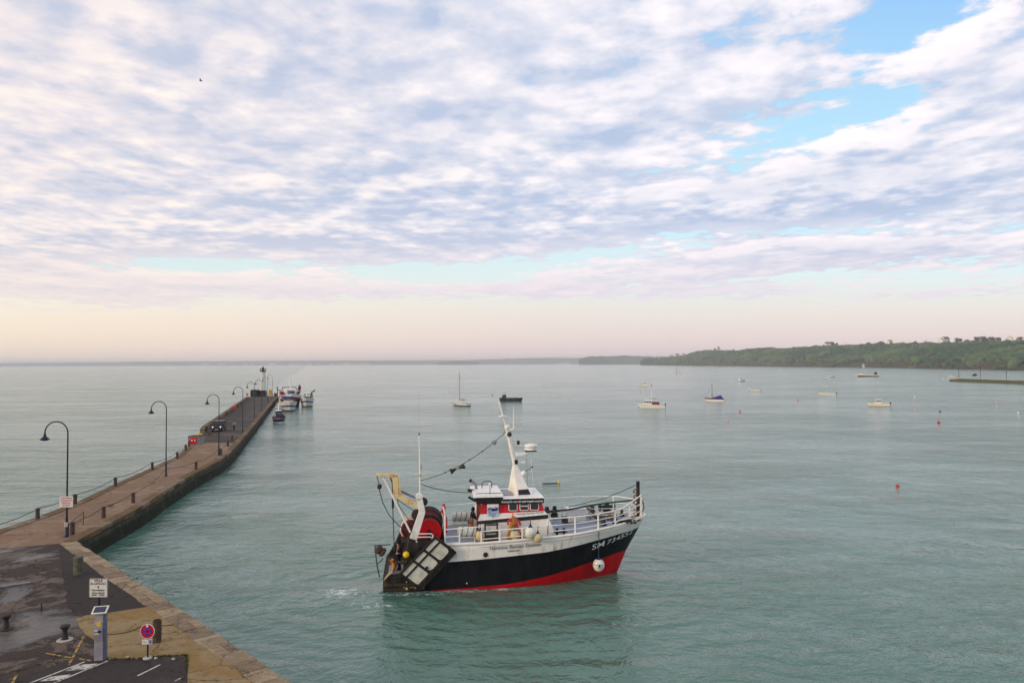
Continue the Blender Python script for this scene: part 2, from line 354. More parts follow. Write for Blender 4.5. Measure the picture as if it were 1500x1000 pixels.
# ------------------------------------------------------------------ water
def water():
    m = bpy.data.materials.new('sea_water'); m.use_nodes = True; nt = m.node_tree; g = G(nt); b = nt.nodes['Principled BSDF']
    ge = nt.nodes.new('ShaderNodeNewGeometry'); P = ge.outputs['Position']; x, y, z = g.sep(P)
    left = g.ss(g.m('ADD', x, g.m('MULTIPLY', g.m('SUBTRACT', y, 50.), .27)), -42., -30., 1., 0.)    # open side of the jetty: rougher
    wrp = g.m('MULTIPLY', g.m('SUBTRACT', g.noise(P, .09, 2), .5), 6.)
    y2 = g.m('ADD', y, wrp)
    chop = g.noise(g.xyz(g.m('MULTIPLY', x, .85), y2, 0.), .72, 4, .6, .3)
    fine = g.noise(g.xyz(g.m('MULTIPLY', x, .9), y2, 4.), 2.6, 3, .6, .2)
    swell = g.noise(g.xyz(g.m('MULTIPLY', x, .28), y2, 9.), .26, 3, .5, .4)
    # ring waves spreading from the turning boat
    ex = g.m('MULTIPLY', g.m('SUBTRACT', x, 0.5), .62); ey = g.m('SUBTRACT', y, 47.5)
    rr = g.m('SQRT', g.m('ADD', g.m('POWER', g.m('ABSOLUTE', ex), 2.), g.m('POWER', g.m('ABSOLUTE', ey), 2.)))
    rr2 = g.m('ADD', rr, g.m('MULTIPLY', g.noise(P, .22, 3), 2.4))
    ring = g.m('MULTIPLY', g.m('SINE', g.m('MULTIPLY', rr2, 4.6)), g.ss(rr, 22., 4., 0., 1.))
    calm = g.ss(g.noise(g.xyz(g.m('MULTIPLY', x, .5), y, 1.), .030, 4, .62), .38, .62, .45, 1.15)
    amp = g.m('MULTIPLY', calm, g.m('ADD', .75, g.m('MULTIPLY', left, 1.5)))
    h = g.m('ADD', g.m('MULTIPLY', chop, .48), g.m('ADD', g.m('MULTIPLY', fine, .09), g.m('MULTIPLY', swell, .60)))
    h = g.m('ADD', g.m('MULTIPLY', h, amp), g.m('MULTIPLY', ring, .022))
    bp = nt.nodes.new('ShaderNodeBump'); bp.inputs['Strength'].default_value = 1; bp.inputs['Distance'].default_value = 1.; g.L.new(h, bp.inputs['Height']); g.L.new(bp.outputs[0], b.inputs['Normal'])
    big = g.noise(g.xyz(g.m('MULTIPLY', x, .5), y, 0.), .012, 5, .6)
    c = g.mix(g.ss(big, .35, .65), (.064, .146, .112, 1), (.098, .192, .150, 1))
    c = g.mix(g.m('MULTIPLY', left, .6), c, (.14, .24, .20, 1))
    # foam churned up at the stern and thin lines of froth
    def at2(cx, cy, rx, ry): 
        return g.m('EXPONENT', g.m('MULTIPLY', g.m('ADD', g.m('POWER', g.m('ABSOLUTE', g.m('DIVIDE', g.m('SUBTRACT', x, cx), rx)), 2.), g.m('POWER', g.m('ABSOLUTE', g.m('DIVIDE', g.m('SUBTRACT', y, cy), ry)), 2.)), -1.))
    fm = g.m('ADD', at2(-10.4, 46.2, 1.9, 1.5), g.m('ADD', g.m('MULTIPLY', at2(-8.2, 43.6, 2.2, .8), .8), g.m('MULTIPLY', at2(-5., 45.7, 2.6, .5), .9)))
    fn = g.noise(g.xyz(x, g.m('MULTIPLY', y, 1.6), 2.), 2.2, 8, .68, .8)
    foam = g.m('MULTIPLY', g.ss(g.m('ADD', fn, g.m('MULTIPLY', fm, .28)), .72, .86), g.ss(fm, .12, .4))
    streak = g.m('MULTIPLY', g.ss(g.noise(g.xyz(g.m('MULTIPLY', x, .5), y, 6.), .9, 8, .7, .6), .66, .78), g.m('ADD', .05, g.m('MULTIPLY', left, .28)))
    tx, ty = math.cos(R(7)), math.sin(R(7)); bx, by = -8.17, 48.54
    lx = g.m('ADD', g.m('MULTIPLY', g.m('SUBTRACT', x, bx), tx), g.m('MULTIPLY', g.m('SUBTRACT', y, by), ty)); ly = g.m('ADD', g.m('MULTIPLY', g.m('SUBTRACT', x, bx), -ty), g.m('MULTIPLY', g.m('SUBTRACT', y, by), tx))
    near = g.m('MULTIPLY', g.ss(g.m('ABSOLUTE', g.m('ADD', ly, 2.75)), .0, .5, 1., 0.), g.m('MULTIPLY', g.ss(lx, -1., .5), g.ss(lx, 6., 10., 1., 0.)))
    foam = g.m('ADD', foam, g.m('MULTIPLY', near, g.ss(fn, .46, .66, 0., .8)), clamp=True)
    foam = g.m('ADD', foam, streak, clamp=True)
    c = g.mix(foam, c, (.62, .68, .66, 1))
    g.L.new(c, b.inputs['Base Color']); g.L.new(g.m('ADD', .12, g.m('MULTIPLY', foam, .6)), b.inputs['Roughness'])
    b.inputs['IOR'].default_value = 1.33; b.inputs['Specular IOR Level'].default_value = .5
    MATS['sea_water'] = m
    xs = [-20000, -3000, -600, -150, -40, 0, 40, 150, 600, 3000, 20000]; ys = [-1500, -60, 0, 60, 160, 400, 1200, 4000, 19500]
    vs = [(a, b_, 0) for b_ in ys for a in xs]; n = len(xs)
    fs = [(j*n+i, j*n+i+1, (j+1)*n+i+1, (j+1)*n+i) for j in range(len(ys)-1) for i in range(n-1)]
    o = MB().add(vs, fs).build('water', 'sea_water'); o['kind'] = 'structure'
water()
w.cycles.sampling_method = 'MANUAL'; w.cycles.sample_map_resolution = 256
# ------------------------------------------------------------------ ground materials
def ground_mat(name, base, patch, dark, s1=.35, s2=3., rough=.85, bump=.02, crack=True, thr=.5, stretch=(1, 1, 1), edge=.05, wet=False):
    m = bpy.data.materials.new(name); m.use_nodes = True; nt = m.node_tree; g = G(nt); b = nt.nodes['Principled BSDF']; b.inputs['Roughness'].default_value = rough; b.inputs['Specular IOR Level'].default_value = .1
    ge = nt.nodes.new('ShaderNodeNewGeometry'); mp = nt.nodes.new('ShaderNodeMapping'); mp.inputs['Scale'].default_value = stretch; nt.links.new(ge.outputs['Position'], mp.inputs['Vector']); P = mp.outputs[0]
    n1 = g.noise(P, s1, 8, .68, .5); n2 = g.noise(P, s2, 6, .65); n3 = g.noise(P, 22., 3, .6); n4 = g.noise(P, .9, 5, .7, 1.2)
    c = g.mix(g.ss(n1, thr-edge, thr+edge), (*base, 1), (*patch, 1))
    c = g.mix(g.m('MULTIPLY', g.ss(n4, .56, .66), .75), c, (*dark, 1))
    c = g.mix(g.m('MULTIPLY', g.ss(n2, .3, .7), .35), c, tuple(v*.6 for v in base)+(1,))
    c = g.mix(g.m('MULTIPLY', g.ss(n3, .5, .75), .3), c, tuple(min(1, v*1.7) for v in patch)+(1,))
    if wet:
        wm = g.ss(g.noise(g.xyz(*g.sep(P)[:2], 5.), .16, 5, .65, .6), .50, .60); nt.links.new(g.m('SUBTRACT', rough, g.m('MULTIPLY', wm, .5)), b.inputs['Roughness']); nt.links.new(g.m('ADD', .1, g.m('MULTIPLY', wm, .32)), b.inputs['Specular IOR Level']); c = g.mix(g.m('MULTIPLY', wm, .55), c, tuple(v*.8 for v in dark)+(1,))
    if crack:
        vo = nt.nodes.new('ShaderNodeTexVoronoi'); vo.feature = 'DISTANCE_TO_EDGE'; vo.inputs['Scale'].default_value = .42; q = nt.nodes.new('ShaderNodeVectorMath'); q.operation = 'ADD'; nt.links.new(P, q.inputs[0]); nt.links.new(g.xyz(g.m('MULTIPLY', n4, 1.6), g.m('MULTIPLY', n2, .9), 0.), q.inputs[1]); nt.links.new(q.outputs[0], vo.inputs['Vector'])
        c = g.mix(g.m('MULTIPLY', g.ss(vo.outputs['Distance'], .006, .016, 1., 0.), g.ss(n1, .42, .5, .15, .8)), c, tuple(v*.35 for v in dark)+(1,))
    nt.links.new(c, b.inputs['Base Color'])
    bp = nt.nodes.new('ShaderNodeBump'); bp.inputs['Distance'].default_value = bump; nt.links.new(g.m('ADD', n3, g.m('MULTIPLY', n2, 2.)), bp.inputs['Height']); nt.links.new(bp.outputs[0], b.inputs['Normal'])
    MATS[name] = m
ground_mat('old_asphalt', (.048, .038, .032), (.135, .104, .082), (.018, .017, .018), .34, 3.5, thr=.535, wet=True, stretch=(.8, .8, 1), edge=.012)
ground_mat('new_asphalt', (.040, .034, .031), (.052, .045, .040), (.032, .028, .026), .3, 3, thr=.55)
ground_mat('bay_asphalt', (.046, .039, .035), (.066, .056, .050), (.03, .026, .024), .4, 3, thr=.58)
ground_mat('slab_concrete', (.235, .150, .058), (.27, .20, .105), (.14, .092, .040), .25, 2.2, thr=.5)
ground_mat('jetty_concrete', (.215, .140, .088), (.275, .195, .135), (.10, .072, .052), .3, 2.2, thr=.52)
ground_mat('jetty_dark', (.062, .050, .044), (.12, .10, .088), (.035, .03, .032), .25, 1.6, thr=.56)
ground_mat('jetty_edge', (.165, .098, .052), (.125, .095, .048), (.06, .052, .026), .5, 2.5, thr=.5)
ground_mat('granite_a', (.27, .20, .125), (.35, .28, .19), (.12, .09, .07), 1.5, 6, thr=.5)
ground_mat('granite_b', (.19, .14, .09), (.24, .18, .125), (.10, .075, .06), 1.5, 6, thr=.5)
ground_mat('granite_c', (.23, .175, .11), (.29, .23, .16), (.11, .09, .06), 1.5, 6, thr=.5)
def wall_mat(name):
    m = bpy.data.materials.new(name); m.use_nodes = True; nt = m.node_tree; g = G(nt); b = nt.nodes['Principled BSDF']; b.inputs['Roughness'].default_value = .8; b.inputs['Specular IOR Level'].default_value = .15
    ge = nt.nodes.new('ShaderNodeNewGeometry'); P = ge.outputs['Position']; x, y, z = g.sep(P)
    bk = nt.nodes.new('ShaderNodeTexBrick'); bk.inputs['Scale'].default_value = 1; bk.inputs['Brick Width'].default_value = 1.1; bk.inputs['Row Height'].default_value = .42; bk.inputs['Mortar Size'].default_value = .03; bk.inputs['Mortar Smooth'].default_value = .3
    bk.inputs['Color1'].default_value = (.062, .052, .030, 1); bk.inputs['Color2'].default_value = (.034, .030, .020, 1); bk.inputs['Mortar'].default_value = (.008, .008, .006, 1)
    nt.links.new(g.xyz(g.m('SUBTRACT', y, g.m('MULTIPLY', x, .6)), z, 0.), bk.inputs['Vector'])
    n1 = g.noise(P, .7, 6, .7); n2 = g.noise(g.xyz(x, y, g.m('MULTIPLY', z, .25)), 2.2, 5, .7)
    weed = g.ss(g.m('ADD', z, g.m('MULTIPLY', g.m('SUBTRACT', n2, .5), 1.8)), .75, 1.15, 1., 0.)
    c = g.mix(weed, bk.outputs[0], (.010, .013, .006, 1)); c = g.mix(g.m('MULTIPLY', g.ss(n1, .55, .65), .6), c, (.045, .055, .018, 1)); nt.links.new(c, b.inputs['Base Color'])
    bp = nt.nodes.new('ShaderNodeBump'); bp.inputs['Distance'].default_value = .06; nt.links.new(g.m('ADD', g.m('MULTIPLY', bk.outputs[1], -1.), n2), bp.inputs['Height']); nt.links.new(bp.outputs[0], b.inputs['Normal']); MATS[name] = m
wall_mat('weedy_stone')
# ------------------------------------------------------------------ jetty and quay
def resample(P, step):
    out = [P[0].copy()]; acc = 0
    for a, b in zip(P, P[1:]):
        n = max(1, int((b-a).length/step))
        for i in range(1, n+1): out.append(a.lerp(b, i/n))
    return out
Lp = [(-20, 784), (0, 776), (55, 757.5), (110, 737), (169, 709), (223, 685), (259, 668.5), (274, 655), (298, 629), (330, 606), (361, 584), (368, 579.6)]
Rp = [(110.5, 793), (146, 774), (205, 743), (240, 720), (281, 695), (319, 676), (340, 659.5), (351, 647), (375, 619), (400, 588.5), (407, 580)]
Lw = resample([at(*p, ZQ) for p in Lp], 3.0); Rw = resample([at(*p, ZQ) for p in Rp], 3.0)
def normal2(P, i):
    t = P[min(i+1, len(P)-1)]-P[max(i-1, 0)]; t.z = 0; t.normalize(); return Vector((-t.y, t.x, 0))
def inset(P, d): return [p+normal2(P, i)*d for i, p in enumerate(P)]
def strip(A, B, mb, mt=None):
    n = min(len(A), len(B)); vs = list(A[:n])+list(B[:n]); mb.add(vs, [(i, i+1, n+i+1, n+i) for i in range(n-1)], mt)
def param(P, k):
    L_ = [0]
    for a, b in zip(P, P[1:]): L_.append(L_[-1]+(b-a).length)
    out = []
    for i in range(k):
        s = L_[-1]*i/(k-1)
        for j in range(len(P)-1):
            if s <= L_[j+1]+1e-6: out.append(P[j].lerp(P[j+1], (s-L_[j])/(L_[j+1]-L_[j]))); break
    return out
jet = thing('jetty', at(120, 775, 0), 'long stone jetty with weedy walls running out to a small lighthouse', 'jetty')
J0 = jet.location.copy()
def loc_(P, z=None): return [Vector((p.x, p.y, p.z if z is None else z))-J0 for p in P]
LK = param(Lw[next(i for i, p in enumerate(Lw) if p.y > 54):], 90); RK = param(Rw, 90)

brk = min(range(90), key=lambda i: abs(RK[i].y-at(351, 648, ZQ).y))
mb = MB(); strip(loc_(LK[:brk+1]), loc_(RK[:brk+1]), mb, 'jetty_concrete'); strip(loc_(LK[brk:]), loc_(RK[brk:]), mb, 'jetty_dark'); mb.add(loc_([RK[0], LK[0]]+[at(*p, ZQ) for p in ((-40, 792), (-40, 805), (40, 800), (88, 795.5))]), [tuple(range(6))], 'jetty_concrete'); mb.build('deck', parent=jet)
mb = MB()
for P, s in ((Lw, -1), (Rw, 1)):       # battered masonry walls
    Q = inset(P, -.12 if s > 0 else .12); B = [Vector((p.x, p.y, -2.5)) for p in inset(P, -.55 if s > 0 else .55)]
    T = [Vector((p.x, p.y, ZQ)) for p in P]
    Bm = [Vector((p.x+random.uniform(-.04, .04), p.y, .1)) for p in inset(P, -.3 if s > 0 else .3)]
    strip(loc_(T), loc_(Bm), mb); strip(loc_(Bm), loc_(B), mb)
e1, e2 = Lw[-1], Rw[-1]
mb.add([e1-J0, e2-J0, Vector((e2.x, e2.y+.6, -2.5))-J0, Vector((e1.x, e1.y+.6, -2.5))-J0], [(0, 1, 2, 3)])
mb.build('masonry_wall', 'weedy_stone', jet)
def blocks(P, inw, outw, h, mb, ln=1.3, z=ZQ, mats=('granite_a', 'granite_b', 'granite_c'), org=Vector(), jit=.03):
    K = param(P, max(3, int(sum((b-a).length for a, b in zip(P, P[1:]))/ln)))
    for i in range(len(K)-1):
        a, b = K[i], K[i+1]; t = (b-a).normalized(); n = Vector((-t.y, t.x, 0)); a = a+t*.015; b = b-t*.015; o = random.uniform(-jit, jit); dz = random.uniform(-.012, .012)
        lo = [a+n*(inw+random.uniform(-jit, jit)), a-n*(outw+o), b-n*(outw+o), b+n*inw]
        mb.hexa([Vector((p.x, p.y, z-.35))-org for p in lo], [Vector((p.x, p.y, z+h+dz))-org for p in lo], random.choice(mats))
mb = MB(); blocks(Rw, .75, .04, .05, mb, 2.2, mats=('jetty_edge', 'jetty_edge', 'granite_b'), org=J0); mb.build('coping', parent=jet); mb = MB(); blocks(Lw, -.05 + .1, .8-.05, .05, mb, 2.2, mats=('jetty_edge', 'jetty_edge', 'granite_b'), org=J0)
mb.build('coping', parent=jet)
# quay apron
ED = [(110.5, 793), (146, 815), (182, 841), (224, 867), (260, 891), (300, 917), (362, 958), (425, 1000)]
EI = [(88, 793), (130, 821), (182, 857), (224, 886), (262, 911), (300, 936), (350, 969), (400, 1001)]
Ew = [at(*p, ZQ) for p in ED]; d = (Ew[-1]-Ew[0]).normalized(); Ew.append(Ew[-1]+d*45)
ap = [p.copy() for p in Ew]+[Vector((30, -25, ZQ)), Vector((-38.5, -25, ZQ)), at(0, 776, ZQ), at(0, 800, ZQ)]
o = MB().add([Vector((p.x, p.y, ZQ-.006)) for p in ap], [tuple(range(len(ap)))]).build('ground', 'old_asphalt'); o['kind'] = 'structure'
qw = thing('quay_wall', (Ew[0].x, Ew[0].y, 0), 'stone quay wall with pink granite coping running from the jetty to the bottom edge', 'quay wall')
Q0 = qw.location.copy()
mb = MB(); strip([p-Q0 for p in Ew], [Vector((p.x+.25, p.y+.25, -2.5))-Q0 for p in Ew], mb); mb.build('wall_face', 'weedy_stone', qw)
mb = MB(); wd = (at(182, 841, ZQ)-at(182, 857, ZQ)); 
EK = [p for p in Ew]; blocks(EK, -.0, .0, .0, MB(), 1.3)
t = (Ew[-1]-Ew[0]).normalized(); nn = Vector((t.y, -t.x, 0))     # towards the land
nn = -nn if nn.x > 0 else nn
K = param(Ew, 60)
for i in range(59):
    a, b = K[i]+t*.02, K[i+1]-t*.02; wv = 1.02+random.uniform(-.05, .05); ou = random.uniform(-.03, .08); dz = random.uniform(-.015, .012)
    if random.random() < .4:
        sp = wv*random.uniform(.35, .6); parts = ((-ou, sp-.012), (sp+.012, wv))
    else: parts = ((-ou, wv),)
    for p, q in parts:
        lo = [a+nn*p, b+nn*p, b+nn*q, a+nn*q]
        mb.hexa([Vector((v.x, v.y, ZQ-.4))-Q0 for v in lo], [Vector((v.x, v.y, ZQ+.03+dz))-Q0 for v in lo], random.choice(('granite_a', 'granite_a', 'granite_b', 'granite_c')))
mb.build('coping', parent=qw)
def sheet(name, pts, mt, lift, sub=False, rag=0):
    P = [at(*p, ZQ) for p in pts]
    if rag:
        Q = []
        for a, b in zip(P, P[1:]+P[:1]):
            n = max(1, int((b-a).length/.35)); nr = Vector((-(b-a).y, (b-a).x, 0)).normalized()
            for i in range(n):
                q = a.lerp(b, i/n); Q.append(q+nr*rag*(mnoise.noise(q*1.3)*1.2) if i else q)
        P = Q
    o = MB().add([Vector((p.x, p.y, ZQ+lift)) for p in P], [tuple(range(len(P)))]).build(name, mt); o['kind'] = 'structure'; return o
sheet('asphalt_patch', [(87, 794), (130, 821.5), (182, 857.5), (225, 887), (156, 897.5), (120, 905), (100, 890), (97, 870), (92, 840), (88, 815)], 'new_asphalt', .004, rag=.12)
sheet('concrete_slab', [(225, 887), (262, 911), (300, 936), (350, 969), (400, 1001), (520, 1080), (300, 1080), (274, 1010), (274.5, 961), (240, 961), (200, 965), (160, 966), (150, 955), (140, 940), (122, 925), (110, 906), (125, 901), (156, 897.5)], 'slab_concrete', .008, rag=.05)
sheet('parking_bay', [(0, 1002), (60, 980), (123, 962), (160, 966), (200, 965), (240, 961), (274, 960), (274.5, 1010), (300, 1080), (-300, 1080), (-150, 1002)], 'bay_asphalt', .004)
def line(p, q, wpx, mt, lift=.012): 
    a, b = at(*p, ZQ+lift), at(*q, ZQ+lift); n = Vector((-(b-a).y, (b-a).x, 0)).normalized()*wpx/2
    k = 14; A = []; B = []
    for i in range(k+1):
        c = a.lerp(b, i/k); j = random.uniform(-.008, .008); A.append(c+n+n*j*8); B.append(c-n+n*j*8)
    return A, B
mk = MB()
for p, q in (((43, 1000), (124, 968.5)), ((76, 1001), (158, 967)), ((201.5, 989), (235, 972.5)), ((256, 997), (264, 992.5)), ((-60, 1042), (43, 1000)), ((-40, 1046), (76, 1001))):
    strip(*line(p, q, .09, None), mk, 'line_white')
for P in ([(96, 982), (114, 973), (144, 971), (125, 979.5)], [(58.5, 997), (75, 990), (104, 987), (91, 995)]):
    mk.add([at(*p, ZQ+.012) for p in P], [(0, 1, 2, 3)], 'line_white')
for p, q in (((67.6, 956), (108, 963.5)), ((116, 964), (134, 967)), ((123, 931), (101, 973)), ((18, 1001), (24, 988))): strip(*line(p, q, .10, None), mk, 'line_yellow')
o = mk.build('road_markings'); o['kind'] = 'structure'
# weeds growing along the joint of slab and parking bay
mk = MB(); rnd = random.Random(3)
for p, q in (((160, 966), (200, 965)), ((200, 965), (240, 961)), ((240, 961), (274, 960)), ((274, 960), (274, 985))):
    a, b = at(*p, ZQ), at(*q, ZQ)
    for i in range(170):
        c = a.lerp(b, rnd.random())+Vector((rnd.gauss(0, .03), rnd.gauss(0, .04), 0)); h = rnd.uniform(.03, .12)
        dx_ = Vector((rnd.uniform(-.05, .05), rnd.uniform(-.05, .05), 0)); mk.add([c-Vector((.012, 0, 0)), c+Vector((.012, 0, 0)), c+dx_+Vector((0, 0, h))], [(0, 1, 2)])
mat('weed', (.045, .06, .02), .9, c2=(.02, .03, .012), sc_=4)
o = mk.build('weeds', 'weed', recalc=False); o['kind'] = 'stuff'
# ------------------------------------------------------------------ street lamps
def lamp_post():
    root = thing('street_lamp', (0, 0, 0), '', 'street lamp', group='swan neck street lamps along the jetty')
    a = .83; zt = 8.25-a
    MB().lathe([(.16, 0), (.16, .12), (.11, .2), (.095, 1.3), (.075, 1.45)], n=12).build('base', 'lamp_paint', root, smooth=True)
    pts = [(0, 0, 1.4), (0, 0, 4), (0, 0, zt)]+[(-a+a*math.cos(t_), 0, zt+a*math.sin(t_)) for t_ in [math.pi*i/16 for i in range(1, 17)]]+[(-2*a, 0, zt-.12)]
    MB().tube(pts, [.068, .055, .05]+[.045]*17, n=10).build('pole', 'lamp_paint', root, smooth=True)
    hd = MB().lathe([(.05, .12), (.08, .08), (.09, -.06), (.13, -.14), (.30, -.28), (.33, -.34), (.31, -.36)], (-2*a, 0, zt-.12), n=18).build('lamp_shade', 'lamp_paint', root, smooth=True)
    MB().lathe([(.24, 0), (.2, -.05), (.02, -.08)], (-2*a, 0, zt-.12-.355), n=14).build('lens', 'glass_dark', hd, smooth=True)
    return root
LAMPS = [((97.5, 786), 'tall swan neck street lamp carrying a red lettered white sign, nearest of the row'),
         ((243, 697), 'tall swan neck street lamp at the bend of the jetty, second nearest'),
         ((320.4, 666.5), 'tall swan neck street lamp standing beside the dark van on the jetty'),
         ((355.4, 634), 'swan neck street lamp just beyond the walker and van, fourth along the jetty'),
         ((372.4, 612), 'swan neck street lamp left of the dark huts, fifth along the jetty'),
         ((383.3, 600.6), 'swan neck street lamp in front of the white lighthouse, sixth along the jetty'),
         ((392, 589), 'swan neck street lamp between lighthouse and yellow box, seventh along the jetty'),
         ((398.8, 581), 'swan neck street lamp behind the yellow box at the jetty end, farthest')]
lp0 = lamp_post()
for i, (p, lb) in enumerate(LAMPS):
    q = at(*p, ZQ+.0); rz = R([0, 2, -3, 3, 0, 5, 0, -4][i])
    if i == 0: lp0.location = q; lp0['label'] = lb
    else: dup(lp0, q, rz, lb)
# sign on the first lamp
q = at(97.5, 786, ZQ)
sg = thing('notice_sign', q+Vector((0, -.09, 2.0)), 'white board with four lines of red lettering fixed to the nearest lamp post', 'sign')
s_ = MB().box((0, 0, .52), (.96, .03, .78)).build('board', 'sign_white', sg, bevel=.01)
MB().box((0, .05, .52), (.3, .05, .06)).build('bracket', 'dark_metal', sg)
for k, (tx, w_) in enumerate((('ZONE PORTUAIRE', .80), ('ACCES RESERVE AUX', .82), ('SERVICES', .62), ('DE PECHE', .50))):
    mb = MB(); text_on(mb, tx, .13, lambda a, b, k=k, w_=w_: (a-w_/2, -.019, .74-k*.17+b), w_, bold=.004); mb.build('lettering', 'text_red', sg)
sg = thing('notice_plate', q+Vector((0, -.085, .9)), 'small white plate on the nearest lamp post, below the lettered board', 'plate')
MB().box((0, 0, .0), (.2, .02, .32)).build('plate', 'sign_white', sg, bevel=.008)
MB().box((0, -.012, .04), (.12, .006, .02)).box((0, -.012, -.04), (.10, .006, .02)).build('print', 'text_black', sg)
# ------------------------------------------------------------------ jetty posts and cables
def post():
    r = thing('mooring_post', (0, 0, 0), '', 'post', group='rusty cable posts along the jetty')
    MB().lathe([(.18, 0), (.165, .06), (.15, .7), (.16, .78), (.14, .87), (.03, .9)], n=14).build('shaft', 'iron_rust', r, smooth=True)
    MB().tube([(-.19, 0, .76), (0, -.19, .76), (.19, 0, .76), (0, .19, .76)], .022, 6, closed=True).build('eye_ring', 'iron_dark', r)
    return r
LB = [(-14, 788), (55, 760), (110, 738), (169, 711.5), (223, 687.5), (259.5, 671.5), (272, 660), (277, 654)]
RB = [(106, 782), (151.6, 757.5), (195, 735.5), (287, 687), (323.4, 666), (333.7, 653.5), (339.7, 645)]
p0 = post(); first = True
for side, LST, nm_ in ((0, LB, 'seaward, left hand edge'), (1, RB, 'harbour, right hand edge')):
    for i, p in enumerate(LST):
        q = at(*p, ZQ+.03)
        if side == 0 and i == 0: continue
        k = i-1 if side == 0 else i
        lb = f'squat rusty iron post, {"nearest" if k == 0 else ORD[k]+"nearest"} on the {nm_} of the jetty'.replace('  ', ' ')
        if first: p0.location = q; p0['label'] = lb; first = False
        else: dup(p0, q, random.uniform(0, 3), lb)
def sag(a, b, s, n=9): return [a.lerp(b, i/n)-Vector((0, 0, s*4*(i/n)*(1-i/n))) for i in range(n+1)]
for LST, lb in ((LB, 'thin dark cable sagging between the posts on the seaward edge of the jetty'), ([RB[0], RB[1], RB[2], (243, 697), RB[3], (320.4, 666.5), RB[4], RB[5], RB[6]], 'thin dark cable sagging between the posts on the harbour edge of the jetty')):
    pts = []
    for a, b in zip(LST, LST[1:]):
        A, B = at(*a, ZQ)+Vector((0, 0, .83)), at(*b, ZQ)+Vector((0, 0, .83)); pts += sag(A, B, .04*(B-A).length*.55)[:-1]
    pts.append(B); tag(MB().tube(pts, .028, 6).build('safety_cable', 'iron_dark', smooth=True), lb, 'cable')
# stair handrail
hr = thing('stair_handrail', at(122, 768.5, ZQ), 'thin dark handrail at the top of the jetty steps near the first lamp', 'handrail')
A = at(98, 784, ZQ)-hr.location; B = Vector((0, 0, 0))
MB().tube([B, B+Vector((0, 0, 1.0))], .03).build('upright', 'dark_metal', hr); MB().tube([A*.9, A*.9+Vector((0, 0, .75))], .03).build('upright', 'dark_metal', hr)
MB().tube([B+Vector((0, 0, 1.0)), A*.9+Vector((0, 0, .75))], .028).tube([B+Vector((0, 0, .5)), A*.9+Vector((0, 0, .3))], .02).build('rail', 'dark_metal', hr)
# ------------------------------------------------------------------ quay furniture
b_ = thing('mooring_bollard', at(114.5, 841, ZQ), 'stout greenish cylindrical bollard on the dark asphalt near the quay corner', 'bollard')
MB().lathe([(.25, 0), (.25, .93), (.27, .94), (.27, 1.0), (.235, 1.05), (.02, 1.07)], n=22).build('shaft', 'iron_green', b_, smooth=True)
MB().lathe([(.262, .80), (.272, .81), (.272, .84), (.262, .85)], n=22).build('band', 'iron_green', b_)
b_ = thing('mooring_bollard', at(230, 939.5, ZQ+.008), 'rusty brown hollow cylinder bollard behind the round no stopping sign', 'bollard')
MB().lathe([(.18, 0), (.18, .93), (.185, .95), (.145, .96), (.14, .75), (.02, .74)], n=20).build('shaft', 'iron_rust', b_, smooth=True)
MB().lathe([(.186, .5), (.20, .51), (.20, .56), (.186, .57)], n=20).build('band', 'iron_rust', b_)
for p, lb, dk in (((95, 937), 'dark mushroom headed iron bollard on a pale round footing beside the yellow cross', 1), ((9, 921), 'dark mushroom headed iron bollard at the left edge of the quay', 0)):
    b_ = thing('mooring_bollard', at(*p, ZQ+.0), lb, 'bollard')
    MB().lathe([(.33, .0), (.33, .03), (.30, .045), (.02, .05)], n=24).build('footing', 'stone_pale' if dk else 'iron_dark', b_)
    MB().lathe([(.17, .04), (.13, .12), (.10, .35), (.11, .48), (.19, .56), (.22, .62), (.19, .67), (.02, .70)], n=18).build('shaft', 'iron_dark', b_, smooth=True)
tag(MB().tube(sag(at(155, 929, ZQ)+Vector((0, 0, .02)), at(160, 929.6, ZQ)+Vector((0, 0, .02)), 0)+[at(x_, y_, ZQ)+Vector((0, 0, .02)) for x_, y_ in ((172, 928.5), (185, 926.5), (196, 923), (206, 918), (220, 917), (240, 916.5), (262, 914.5))], .02, 6).build('steel_cable', 'iron_dark', smooth=True), 'dark cable lying across the ochre concrete slab', 'cable')
mb = MB(); A = at(-6, 861.5, ZQ); B = at(44, 854, ZQ); mb.tube([A+Vector((0, 0, .05)), B+Vector((0, 0, .05))], .05, 8); tag(mb.build('pipe', 'grey_metal', smooth=True), 'pale metal pipe lying on the old asphalt at the left edge', 'pipe')
st_ = thing('marker_post', at(60.6, 893, ZQ), 'small black stub post standing alone on the old asphalt', 'post'); MB().lathe([(.07, 0), (.07, .03), (.035, .04), (.03, .28), (.045, .3), (.02, .36)], n=10).build('shaft', 'iron_dark', st_)
for i, (x_, y_) in enumerate(((187, 963), (228, 964.5), (254, 965.6))):
    q = at(x_, y_, ZQ); mb = MB(); mb.ball((0, 0, .03), .075, 8, sz=.6); o = mb.build('white_stone', 'stone_pale', loc=q); o.rotation_euler = (0, 0, i)
    tag(o, ['small pale stone left of the round sign, on the bay edge', 'small pale stone just right of the round sign foot', 'small pale stone farthest right along the bay edge'][i], 'stone')
